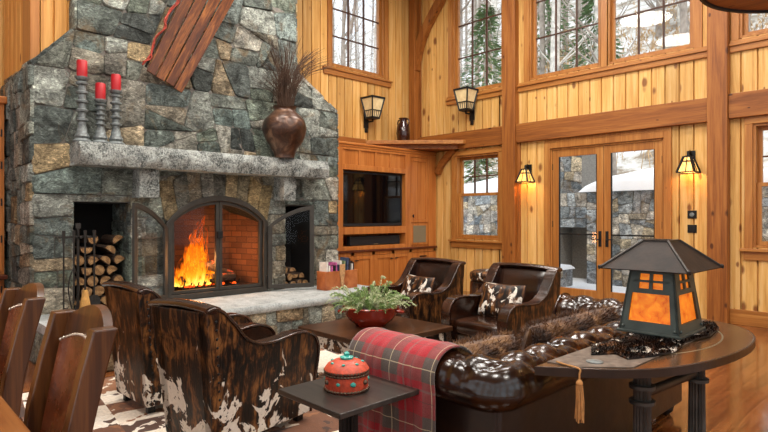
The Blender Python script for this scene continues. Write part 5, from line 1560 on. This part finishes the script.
mb = MB(); mb.lathe([(0.0, 0.0), (0.13, 0.0), (0.14, 0.015), (0.19, 0.05), (0.225, 0.10), (0.232, 0.145), (0.245, 0.165), (0.235, 0.172), (0.218, 0.155), (0.20, 0.10), (0.0, 0.06)], n=44); mb.build('bowl', M['redbowl'], pb_, smooth=50)
for s in (-1, 1):
    a = 0.75+PI*(s < 0)+PI; ca, sa = math.cos(a), math.sin(a)
    mb = MB(); mb.tube(catmull([(ca*0.225-sa*q*0.05, sa*0.225+ca*q*0.05, 0.13) if abs(q) == 1 else (ca*0.275-sa*q*0.05, sa*0.275+ca*q*0.05, 0.12) for q in (-1, -0.6, 0, 0.6, 1)], 4), 0.014, 8); mb.build('handle', M['redbowl'], pb_, smooth=60)
mb = MB(); mb.lathe([(0.215, 0.14), (0.0, 0.155)], n=30); mb.build('soil', M['ash'], pb_)
def sprigs(n, seed, lmin, lmax, mat, name, spread):
    r = random.Random(seed); mb = MB()
    for k in range(n):
        a = r.uniform(0, 2*PI); L = r.uniform(lmin, lmax); r0 = r.uniform(0.0, 0.17)
        e = r.uniform(*spread); up = math.sin(e); out = math.cos(e)
        p0 = Vector((math.cos(a)*r0, math.sin(a)*r0, 0.15)); d = Vector((math.cos(a)*out, math.sin(a)*out, up))
        pts = [p0, p0+d*L*0.4, p0+d*L*0.75+Vector((0, 0, -0.02)), p0+d*L+Vector((0, 0, -0.09*L/0.3))]
        c = catmull(pts, 5); mb.tube(c, 0.0022, 3, cap=False)
        for i in range(3, len(c)-1):
            t = (c[i+1]-c[i]).normalized()
            for q in range(4):
                o = Vector((r.uniform(-1,1), r.uniform(-1,1), r.uniform(-0.5,1))); o = (o-t*o.dot(t)).normalized()
                ll = r.uniform(0.02, 0.042)*(1.1-i/len(c)*0.5); tip = c[i]+(o*0.75+t*0.7)*ll; sd = o.cross(t)*0.0042
                m_ = (c[i]+tip)/2; mb.add([c[i], m_+sd, tip, m_-sd], [(0, 1, 2, 3)])
    ob = mb.build(name, mat, pb_); ob['kind'] = 'stuff'
sprigs(85, 2, 0.14, 0.30, M['sage'], 'foliage', (0.3, 1.3))
sprigs(34, 9, 0.16, 0.40, M['sagepale'], 'pale_foliage', (0.3, 1.25))

rug = MB((-3.5, 2.7, 0)); rug.box((-5.12, 0.85, 0.0), (-1.95, 4.95, 0.012)); tag(rug.build('rug', M['rug']), 'brown and white patchwork cowhide rug under the seating group', 'rug')

# ------------------------------------------------------------------ console table, runner, lamp
EX, EY, EA, EB = -1.29, 3.02, 0.555, 0.905
EDGE = catmull([(-1.29, 2.125, 0), (-1.144, 2.225, 0), (-1.02, 2.33, 0), (-0.93, 2.44, 0), (-0.86, 2.57, 0), (-0.80, 2.765, 0), (-0.762, 3.01, 0), (-0.755, 3.25, 0), (-0.785, 3.48, 0), (-0.86, 3.67, 0), (-0.96, 3.79, 0), (-1.07, 3.86, 0), (-1.18, 3.905, 0), (-1.29, 3.93, 0)], 4)
def ell(k, n, ins=0.0):
    p = EDGE[min(len(EDGE)-1, round(k*(len(EDGE)-1)/n))]; d = math.hypot(p[0]-EX, p[1]-EY); q = (d-ins)/d
    return (EX+(p[0]-EX)*q, EY+(p[1]-EY)*q)
co = thing('console_table', (-1.1, 3.0, 0), 0, 'half-round dark wood console table behind the sofa, standing on iron columns', 'console table')
KO = co.location
mb = MB(KO); mb.prism([ell(k, 52, 0.008) for k in range(53)], 0.722, 0.755, 'xy'); mb.build('tabletop', M['console'], co, bev=0.003)
mb = MB(KO); mb.ring([ell(k, 52) for k in range(53)], [ell(k, 52, 0.012) for k in range(53)], 0.717, 0.7525, 'xy', closed=False); mb.build('iron_rim', M['tablerim'], co, smooth=40)
mb = MB(KO); mb.ring([(EX+0.02+(EA-0.16)*math.cos(-1.1+2.2*k/30), EY+0.12+(EB-0.32)*math.sin(-1.1+2.2*k/30)) for k in range(31)], [(EX+0.02+(EA-0.168)*math.cos(-1.1+2.2*k/30), EY+0.12+(EB-0.328)*math.sin(-1.1+2.2*k/30)) for k in range(31)], 0.7545, 0.7556, 'xy', closed=False); mb.build('inlay_line', M['grille'], co)
legs = ((-1.03, 2.61), (-0.975, 3.17), (-1.10, 3.58))
for (x, y) in legs:
    mb = MB(KO); mb.lathe([(0.07, 0.0), (0.07, 0.03), (0.045, 0.05), (0.040, 0.40), (0.038, 0.68), (0.055, 0.70), (0.055, 0.722)], (x, y, 0), 72, flute=(16, 0.16)); L = mb.build('fluted_leg', M['legiron'], co, smooth=40)
    for z in (0.555, 0.625):
        mb = MB(KO); mb.lathe([(0.046, z-0.012), (0.056, z-0.008), (0.056, z+0.008), (0.046, z+0.012)], (x, y, 0), 28); mb.build('collar', M['legiron'], L, smooth=40)
mb = MB(KO)
mb.tube([(legs[0][0], legs[0][1], 0.59), (legs[1][0], legs[1][1], 0.59), (legs[2][0], legs[2][1], 0.59)], 0.022, 8); mb.build('stretcher', M['iron'], co, smooth=60)

rn = thing('table_runner', (-1.13, 3.0, 0.7556), 0, 'tan leather table runner with dark hide centre and a tassel on the console', 'table runner')
RO = rn.location
def runner_poly(xa, xb, ya, yb, tip): return [(xa, ya+tip), ((xa+xb)/2-0.03, ya), (xb, ya+tip*1.3), (xb, yb-tip), ((xa+xb)/2, yb), (xa, yb-tip*0.6)]
RP = [(-1.285, 2.22), (-1.15, 2.235), (-0.985, 2.40), (-0.98, 3.55), (-1.08, 3.78), (-1.285, 3.84)]
mb = MB(RO); mb.prism(RP, 0.7558, 0.7598, 'xy'); mb.build('leather', M['leather_runner'], rn)
HP = [(-1.275, 2.62), (-1.20, 2.46), (-1.13, 2.56), (-1.05, 2.50), (-0.99, 2.64), (-0.955, 2.80), (-0.99, 3.05), (-0.95, 3.3), (-0.985, 3.58), (-1.06, 3.74), (-1.18, 3.70), (-1.27, 3.78)]
mb = MB(RO); mb.prism(HP, 0.760, 0.768, 'xy'); r = random.Random(31)
for k in range(5200):
    e = r.randrange(len(HP)); t_ = r.random(); a = HP[e]; b = HP[(e+1) % len(HP)]; q = r.random()**0.5
    cx_, cy_ = -1.12, 3.1
    px, py = a[0]+(b[0]-a[0])*t_, a[1]+(b[1]-a[1])*t_; px, py = cx_+(px-cx_)*q, cy_+(py-cy_)*q
    if abs(px+1.18) < 0.18 and abs(py-3.25) < 0.21: continue
    d = Vector((r.uniform(-.3,.5), r.uniform(-1,.1), r.uniform(.25,.7)))*r.uniform(0.012, 0.03); w = Vector((0.0018, 0.001, 0))
    p = Vector((px, py, 0.767)); mb.add([p-w, p+w, p+d], [(0, 1, 2)])
mb.build('hide_centre', M['hide_dark'], rn)
mb = MB(RO); mb.lathe([(0.0, 0.768), (0.018, 0.768), (0.036, 0.764), (0.036, 0.760)], (-1.135, 2.36, 0), 20); mb.build('concho', M['pewter'], rn, smooth=50)
tp = (-1.135, 2.228)
tpath = catmull([(-1.25, 2.24, 0.762), (-1.21, 2.222, 0.763), (tp[0], tp[1]-0.008, 0.757), (tp[0]+0.004, tp[1]-0.014, 0.735), (tp[0]+0.004, tp[1]-0.014, 0.71)], 4)
mb = MB(RO); mb.tube(tpath, 0.004, 6)
mb.lathe([(0.004, 0.715), (0.013, 0.705), (0.015, 0.695), (0.009, 0.685)], (tp[0]+0.004, tp[1]-0.014, 0), 12)
for k in range(46):
    a = 2*PI*k/46*3.1; rr_ = 0.003+0.011*((k*7) % 46)/46
    x, y = tp[0]+0.004+rr_*math.cos(a), tp[1]-0.014+rr_*math.sin(a)
    mb.tube([(x, y, 0.69), (x+0.3*(x-tp[0]), y+0.003*math.sin(k), 0.62), (x+0.4*(x-tp[0]-0.004)+0.003*math.sin(k*3), y, 0.545+0.012*math.sin(k*5))], 0.0026, 4, cap=False)
mb.build('tassel', M['tasselgold'], rn, smooth=60)

lp = thing('table_lamp', (-1.18, 3.25, 0.7685), 0, 'mission style lamp with amber mica panels and dark pyramid roof on the console', 'table lamp')
bw, bd, tw_, td, hb_ = 0.155, 0.185, 0.112, 0.135, 0.35
def lpt(sx, sy, t): return (sx*(bw+(tw_-bw)*t), sy*(bd+(td-bd)*t), 0.012+hb_*t)
mb = MB(); mb.box((-bw-0.012, -bd-0.012, 0), (bw+0.012, bd+0.012, 0.014)); mb.build('base_plate', M['lampframe'], lp, bev=0.004)
def quadbar(mb, P, a0, a1, b0, b1, th):
    """P(a,b,depth): bar on a sloping face"""
    v = [P(a, b, d) for d in (0, -th) for (a, b) in ((a0,b0),(a1,b0),(a1,b1),(a0,b1))]
    mb.add(v, [(0,1,2,3),(7,6,5,4),(0,4,5,1),(1,5,6,2),(2,6,7,3),(3,7,4,0)])
faces = [((0, -1), 'x'), ((1, 0), 'y'), ((0, 1), 'x'), ((-1, 0), 'y')]
for (nrm, ax) in faces:
    def P(a, b, d):
        # a in -1..1 across, b in 0..1 up
        w = (bw+(tw_-bw)*b) if ax == 'x' else (bd+(td-bd)*b); o = (bd+(td-bd)*b) if ax == 'x' else (bw+(tw_-bw)*b)
        o += d
        if ax == 'x': return (a*w, nrm[1]*o, 0.012+hb_*b)
        return (nrm[0]*o, a*w, 0.012+hb_*b)
    mb = MB()
    quadbar(mb, P, -1, -0.74, 0, 1, 0.012); quadbar(mb, P, 0.74, 1, 0, 1, 0.012); quadbar(mb, P, -0.74, 0.74, 0, 0.15, 0.012); quadbar(mb, P, -0.74, 0.74, 0.58, 0.65, 0.012); quadbar(mb, P, -0.74, 0.74, 0.88, 1, 0.012)
    quadbar(mb, P, -0.07, 0.07, 0.65, 0.88, 0.012); quadbar(mb, P, -0.74, 0.74, 0.748, 0.782, 0.012); quadbar(mb, P, -0.74, -0.50, 0.65, 0.88, 0.012); quadbar(mb, P, 0.50, 0.74, 0.65, 0.88, 0.012)
    for (a, b) in ((-0.87, 0.06), (0.87, 0.06), (-0.85, 0.95), (0.85, 0.95)):
        q = P(a, b, 0.002); superell(mb, q, (0.009, 0.009, 0.009), 1, 1, 10, 6)
    mb.build('side_frame', M['lampframe'], lp)
    mb = MB(); quadbar(mb, lambda a, b, d: P(a, b, d-0.014), -0.80, 0.80, 0.08, 0.96, 0.004); mb.build('mica_panel', M['mica'], lp)
rw_, rd_, cw, cd, z0, z1 = 0.225, 0.262, 0.066, 0.084, 0.345, 0.490
mb = MB()
B = [(-rw_,-rd_,z0),(rw_,-rd_,z0),(rw_,rd_,z0),(-rw_,rd_,z0)]; Tt = [(-cw,-cd,z1),(cw,-cd,z1),(cw,cd,z1),(-cw,cd,z1)]
mb.add(B+Tt, [(0,1,5,4),(1,2,6,5),(2,3,7,6),(3,0,4,7)]); rf_ = mb.build('roof', M['copper'], lp, solid=0.006)
mb = MB()
for k in range(4):
    a, b = Vector(B[k]), Vector(Tt[k]); o = (a-b).normalized(); mb.tube([b+Vector((0,0,0.006)), a+Vector((0,0,0.006))+o*0.012], 0.008, 6)
    superell(mb, a+o*0.004+Vector((0,0,0.012)), (0.011,0.011,0.009), 1, 1, 8, 6)
    mb.build('hip_strap', M['iron'], rf_, smooth=50); mb = MB()
mb = MB(); mb.ring([(Tt[k][0]*1.06, Tt[k][1]*1.06) for k in range(4)], [(Tt[k][0]*0.8, Tt[k][1]*0.8) for k in range(4)], z1-0.004, z1+0.012, 'xy'); mb.build('roof_collar', M['iron'], rf_)
li = bpy.data.lights.new('lamp_bulb', 'POINT'); li.energy = 5; li.color = (1, 0.6, 0.25); li.shadow_soft_size = 0.04
lo = bpy.data.objects.new('lamp_bulb', li); COL.objects.link(lo); lo.location = (-1.18, 3.25, 0.7685+0.39)

# ------------------------------------------------------------------ dining table and chairs
dt = thing('dining_table', (-2.8, -0.2, 0), 0, 'brown wooden dining table corner at the bottom left', 'dining table')
DO = dt.location
mb = MB(DO); mb.box((-4.3, -0.78, 0.715), (-1.45, 0.39, 0.76)); mb.build('tabletop', M['oldwood_x'], dt, bev=0.006)
mb = MB(DO); mb.box((-4.1, -0.60, 0.62), (-1.65, 0.20, 0.715)); mb.build('apron', M['oldwood_x'], dt)
for x in (-4.05, -1.70):
    for y in (-0.55, 0.15): mb = MB(DO); mb.box((x-0.045, y-0.045, 0), (x+0.045, y+0.045, 0.62)); mb.build('leg', M['oldwood'], dt, bev=0.005)
def dining_chair(x, y, rz, label):
    """local: sitter faces -y; back posts lean to +y"""
    c = thing('dining_chair', (x, y, 0), rz, label, 'dining chair', 'dining chairs along the table')
    W = 0.225
    def post_y(z): return 0.0 if z < 0.45 else 0.11*((z-0.45)/0.6)**1.2
    for s in (-1, 1):
        mb = MB(); pts = [(0.0, 0.0), (0.0, 0.45), (0.03, 0.72), (0.075, 0.92), (0.11, 1.05)]
        d = 0.036
        o = [(p[0]+d-0.014, p[1]) for p in pts]; i_ = [(p[0]-d-0.014, p[1]) for p in pts]
        mb.ring(o, i_, s*W-0.029, s*W+0.029, 'yz', closed=False); mb.build('back_post', M['oldwood'], c, bev=0.005)
        mb = MB(); mb.box((s*W-0.022, -0.44, 0), (s*W+0.022, -0.396, 0.43)); mb.build('front_leg', M['oldwood'], c, bev=0.004)
    def back(u, v, z0, z1, th, arch, wd):
        xx = (2*u-1)*wd; z = z0+(z1-z0)*v; z += arch*(1-(2*u-1)**2)*v
        return (xx, post_y(z)-0.012+th+0.02*(1-(2*u-1)**2), z)
    def slab(z0, z1, arch, th0, th1, wd, nu=14, nv=10):
        mb = MB(); mb.grid(lambda u, v: back(u, v, z0, z1, th0, arch, wd), nu, nv); mb.grid(lambda u, v: back(u, v, z0, z1, th1, arch, wd), nu, nv, flip=True)
        for (f, n) in (((lambda t, w: back(t, 1, z0, z1, th0+(th1-th0)*w, arch, wd)), nu), ((lambda t, w: back(t, 0, z0, z1, th0+(th1-th0)*w, arch, wd)), nu), ((lambda t, w: back(0, t, z0, z1, th0+(th1-th0)*w, arch, wd)), nv), ((lambda t, w: back(1, t, z0, z1, th0+(th1-th0)*w, arch, wd)), nv)):
            mb.grid(f, n, 1)
        return mb
    slab(0.55, 1.035, 0.055, 0.010, 0.038, W-0.028).build('back_board', M['oldwood'], c, smooth=50)
    slab(0.56, 0.95, 0.035, -0.004, 0.0095, W-0.045).build('leather_back', M['leather_chair'], c, smooth=50)
    for k in range(19):
        u = k/18; p = back(u, 1, 0.56, 0.956, -0.004, 0.035, W-0.05); mb = MB(); superell(mb, p, (0.006, 0.006, 0.006), 1, 1, 8, 5); mb.build('nailhead', M['silvernail'], c, smooth=60)
    mb = MB(); mb.box((-W-0.02, -0.44, 0.41), (W+0.02, 0.02, 0.445)); mb.build('seat_frame', M['oldwood'], c, bev=0.004)
    mb = MB(); superell(mb, (0, -0.21, 0.455), (W+0.005, 0.225, 0.03), 0.4, 0.25); mb.build('seat', M['leather_chair'], c, smooth=60)
    for s in (-1, 1): mb = MB(); mb.box((s*W-0.012, -0.40, 0.17), (s*W+0.012, -0.03, 0.20)); mb.build('stretcher', M['oldwood'], c)
dining_chair(-2.09, 0.475, 0.0, 'leather-backed wooden dining chair nearest the camera at lower left')
dining_chair(-2.98, 0.475, 0.0, 'leather-backed wooden dining chair at the far left edge')

# ------------------------------------------------------------------ chandelier rim
ch = thing('chandelier', (-0.42, 3.05, 2.45), 0, 'round wooden chandelier with a black iron band cut off at the top right corner', 'chandelier')
mb = MB(); mb.lathe([(0.0, 0.012), (0.475, 0.012), (0.475, 0.05), (0.0, 0.05)], n=64); mb.build('wood_disc', M['beam_x'], ch, smooth=40)
mb = MB(); mb.lathe([(0.476, 0.0), (0.492, 0.0), (0.492, 0.085), (0.476, 0.085), (0.476, 0.0)], n=64, cap=False); mb.build('iron_band', M['blackiron'], ch, smooth=40)
for k in range(3):
    a = 2*PI*k/3; mb = MB(); mb.tube([(0.45*math.cos(a), 0.45*math.sin(a), 0.05), (0.03*math.cos(a), 0.03*math.sin(a), 1.4)], 0.010, 6); mb.build('hanger_rod', M['blackiron'], ch)
mb = MB(); mb.tube([(0, 0, 1.38), (0, 0, 3.55)], 0.015, 8); mb.build('stem', M['blackiron'], ch)

# ------------------------------------------------------------------ outside
mb = MB()
def hill_z(x, y):
    if y < 13.2: return -0.06
    t = (y-13.2)
    return 1.9*min(1, t/0.8)+max(0, t-0.8)*0.62 + 0.35*mnoise.noise(Vector((x*0.15, y*0.15, 0)))
mb.grid(lambda u, v: (-70+85*u, 13.2+52*v, hill_z(-70+85*u, 13.2+52*v)), 90, 60)
structure(mb.build('ground_hillside', M['hill'], smooth=60))
mb = MB(); mb.grid(lambda u, v: (-22+26*u, YB+0.2+5.2*v, -0.08+0.05*mnoise.noise(Vector((u*9, v*4, 1)))), 40, 16)
structure(mb.build('ground_terrace', M['snow'], smooth=60))
ow = thing('garden_wall', (-8, 11.9, -0.1), 0, 'outdoor fieldstone retaining wall with hearth openings beyond the glass doors', 'stone wall')
OO = ow.location; OY = 11.8
mb = MB(OO); mb.box((-18, OY+0.02, -0.1), (-6.52, OY+1.3, 1.92)); mb.box((-6.52, OY+0.6, -0.1), (-5.86, OY+1.3, 1.92)); mb.box((-6.52, OY+0.02, 1.14), (-5.86, OY+0.61, 1.92)); mb.box((-5.86, OY+0.02, -0.1), (2, OY+1.3, 1.92)); mb.box((-7.4, OY+0.1, 1.9), (-6.02, OY+1.2, 4.2)); mb.build('core', M['mortar'], ow)
PALO = ['#9aa0a2', '#8d9092', '#a8a39a', '#b3a78f', '#7f8688', '#a59a86', '#bdb7aa', '#8c8577', '#777f84']
mb = MB(OO); fo = lambda a, b, h: (a, OY+0.02-h, b)
lay_region(mb, [(-14, -0.1), (-6.52, -0.1), (-6.52, 1.93), (-14, 1.93)], 0.075, fo, 201, 0.22, pal=PALO)
lay_region(mb, [(-6.52, 1.14), (-5.86, 1.14), (-5.86, 1.93), (-6.52, 1.93)], 0.075, fo, 203, 0.1, pal=PALO)
lay_region(mb, [(-5.86, -0.1), (1.0, -0.1), (1.0, 1.93), (-5.86, 1.93)], 0.075, fo, 205, 0.22, pal=PALO)
lay_region(mb, [(-7.4, 1.9), (-6.02, 1.9), (-6.02, 4.2), (-7.4, 4.2)], 0.075, lambda a, b, h: (a, OY+0.1-h, b), 207, 0.2, pal=PALO)
mb.build('stonework', M['stone'], ow, smooth=38)
def snowcap(x0, x1, y0, y1, z, h, seed, label):
    mb = MB()
    def f(u, v):
        x = x0+(x1-x0)*u; a = PI*v; y = (y0+y1)/2-(y1-y0)/2*sgnpow(math.cos(a), 0.6)
        e = min(1, min(u, 1-u)*14)**0.5
        return (x, y-0.0, z+(h*(math.sin(a)**0.5)*(0.85+0.35*mnoise.noise(Vector((x*1.3+seed, y*0.6, 2)))))*e)
    mb.grid(f, 60, 14); mb.add([f(k/60, 0) for k in range(61)]+[f(k/60, 1) for k in range(61)], [(k, k+1, k+62, k+61) for k in range(60)])
    tag(mb.build('snow_drift', M['snow'], smooth=70), label, 'snow', kind='stuff')
snowcap(-6.0, 1.5, OY-0.12, OY+1.3, 1.93, 0.46, 2, 'thick snow lying on the garden wall right of its stone chimney')
snowcap(-17, -7.42, OY-0.12, OY+1.3, 1.93, 0.46, 7, 'thick snow lying on the garden wall left of its stone chimney')
bn = thing('stone_bench', (-6.2, 10.7, -0.05), 0, 'low stone bench under snow outside the left glass door', 'bench')
mb = MB(bn.location); lay_region(mb, [(-6.62, -0.05), (-5.72, -0.05), (-5.72, 0.30), (-6.62, 0.30)], 0.07, lambda a, b, h: (a, 10.5-h, b), 211, 0.06, pal=PALO); mb.box((-6.62, 10.5, -0.05), (-5.72, 10.9, 0.30), lin('#8d9092')); mb.build('stonework', M['stone'], bn, smooth=38)
snowcap(-6.66, -5.68, 10.44, 10.94, 0.305, 0.11, 13, 'snow cushion on the low stone bench outside')

# bare trees and evergreens on the hillside
def tree_mesh(h, r0, seed, nb):
    r = random.Random(seed); mb = MB()
    pts = [(0, 0, -0.5)]+[(r.uniform(-.12,.12)*k, r.uniform(-.1,.1)*k, h*k/5) for k in range(1, 6)]
    c = catmull(pts, 4); n = len(c); mb.tube(c, [r0*(1-0.75*i/(n-1)) for i in range(n)], 7)
    for k in range(nb):
        i = r.randint(int(n*0.1), n-2); p = c[i]; a = r.uniform(0, 2*PI); L = h*r.uniform(0.05, 0.11); d = Vector((math.cos(a), math.sin(a), r.uniform(0.5, 1.4)))
        q = [p, p+d*L*0.5, p+d*L+Vector((0, 0, L*0.25))]
        rr_ = r0*(1-0.75*i/(n-1))*0.35; mb.tube(q, [rr_, rr_*0.6, rr_*0.2], 4, cap=False)
        for s in range(3):
            e = Vector((r.uniform(-1,1), r.uniform(-1,1), r.uniform(0,1))); b0 = q[1]+(q[2]-q[1])*r.random(); mb.tube([b0, b0+e*L*0.35], [rr_*0.35, rr_*0.1], 3, cap=False)
    return mb
protos = []
for k in range(6):
    hgt = 13+k*0.8
    mb = tree_mesh(hgt, 0.10+0.03*(k % 3), 50+k, 22)
    o = mb.build('bare_tree', M['birch'] if k % 3 == 0 else M['darktrunk'], smooth=60)
    protos.append(o)
rt = random.Random(77); first = [True]*6
for k in range(230):
    i = rt.randrange(6)
    th_ = math.radians(rt.uniform(-2, 66)); d = 15+40*rt.random()**0.8
    x, y = -math.sin(th_)*d, math.cos(th_)*d
    if y < 14.5: continue
    if first[i]: o = protos[i]; first[i] = False
    else: o = protos[i].copy(); COL.objects.link(o)
    o.location = (x, y, hill_z(x, y)); o.rotation_euler = (rt.uniform(-.04,.04), rt.uniform(-.04,.04), rt.uniform(0, 6.28)); s = rt.uniform(0.6, 1.25); o.scale = (s, s, rt.uniform(0.8, 1.2))
    if i % 3 == 0: tag(o, 'pale bare birch tree on the snowy hillside outside the windows', 'tree', 'birches on the hillside')
    else: tag(o, 'grey bare tree trunk on the snowy hillside outside the windows', 'tree', 'bare trees on the hillside')
def evergreen(h, seed):
    r = random.Random(seed); mb = MB()
    for k in range(int(h*230)):
        t = r.random()**0.8; z = 0.3+(h-0.3)*t; R = (1-t)*h*0.27+0.12; a = r.uniform(0, 2*PI); q = R*r.uniform(0.35, 1.0)
        p = Vector((q*math.cos(a), q*math.sin(a), z-q*0.25)); d = Vector((math.cos(a), math.sin(a), -0.25+r.uniform(-.3,.3))).normalized(); s = Vector((-math.sin(a), math.cos(a), r.uniform(-.3,.3)))
        L = r.uniform(0.18, 0.42); w = 0.06; mb.add([p, p+d*L*0.5+s*w, p+d*L, p+d*L*0.5-s*w], [(0,1,2,3)])
    return mb
for k, (x, y, h, lab) in enumerate(((-12.5, 17.2, 5.6, 'green fir tree behind the upper window nearest the corner'), (-10.70, 14.25, 2.4, 'small green fir above the garden wall, seen through the low left window'), (-13.2, 22.5, 7.5, 'tall green fir far up the hillside left of the birches'), (-9.6, 20.0, 4.4, 'slender young fir among the birches outside the middle upper window'))):
    z = hill_z(x, y)-0.2
    e = thing('fir_tree', (x, y, z), 0, lab, 'tree')
    mb = MB(); mb.tube([(0, 0, 0), (0, 0, h*0.95)], [0.12, 0.02], 7); mb.build('trunk', M['darktrunk'], e)
    o = evergreen(h, 300+k).build('needles', M['evergreen'], e); o['kind'] = 'stuff'
r = random.Random(91); mb = MB()
for k in range(2600):
    th_ = math.radians(r.uniform(-2, 66)); d = r.uniform(16, 30); x, y = -math.sin(th_)*d, math.cos(th_)*d
    if y < 14.4: continue
    z = hill_z(x, y); h = r.uniform(0.4, 1.7); e = Vector((r.uniform(-.5,.5), r.uniform(-.5,.5), 1))*h; mb.tube([(x, y, z), Vector((x, y, z))+e], [0.012, 0.004], 3, cap=False)
    for q in range(4):
        b = Vector((x, y, z))+e*r.uniform(.4, 1); L = 0.09; mb.add([b, b+Vector((L, 0, L*r.uniform(-1,1))), b+Vector((L*.4, r.uniform(-L, L), L))], [(0,1,2)])
M['brush'] = plain('brush', '#c4a47c', 0.95, 0, 0.4, 3)
tag(mb.build('undergrowth', M['brush']), 'tangled tan brushwood on the snowy hillside', 'undergrowth', kind='stuff')

# ------------------------------------------------------------------ light, camera, view
W = bpy.data.worlds.new('World'); SC.world = W; W.use_nodes = True
bg = W.node_tree.nodes['Background']; bg.inputs[0].default_value = (0.86, 0.93, 1.0, 1); bg.inputs[1].default_value = 1.7
sun = bpy.data.lights.new('hill_fill_sun', 'SUN'); sun.energy = 1.6; sun.angle = math.radians(12); sun.color = (1.0, 0.97, 0.92)  # added to brighten the hillside, though the day is overcast
suo = bpy.data.objects.new('hill_fill_sun', sun); COL.objects.link(suo); suo.rotation_euler = (math.radians(32), 0, math.radians(35)); suo.location = (10, -10, 20)
for k, (x, y) in enumerate(((-5.2, 1.2), (-5.2, 3.4), (-5.2, 6.0), (-2.6, 0.6), (-2.6, 3.4), (-2.6, 6.2), (0.2, 1.0), (0.2, 4.4), (2.6, 2.8))):  # unseen fill discs added under the ceiling to brighten the room
    li = bpy.data.lights.new('ceiling_fill', 'AREA'); li.shape = 'DISK'; li.size = 1.1; li.energy = 105; li.color = (1.0, 0.94, 0.86)
    lo = bpy.data.objects.new('ceiling_fill', li); COL.objects.link(lo); lo.location = (x, y, ZC-0.03)
cam = bpy.data.cameras.new('camera'); cam.sensor_width = 36; cam.lens = 559.0/768*36; cam.clip_start = 0.05; cam.clip_end = 300
co_ = bpy.data.objects.new('camera', cam); COL.objects.link(co_); co_.location = (0, 0, 1.4); co_.rotation_euler = (PI/2, 0, math.radians(46.33))
SC.camera = co_
SC.view_settings.view_transform = 'Standard'; SC.view_settings.look = 'None'; SC.view_settings.exposure = 0.0; SC.view_settings.gamma = 1.0; SC.view_settings.use_curve_mapping = False
SC.cycles.use_denoising = True
SC.cycles.max_bounces = 10; SC.cycles.transparent_max_bounces = 24; SC.cycles.sample_clamp_indirect = 6
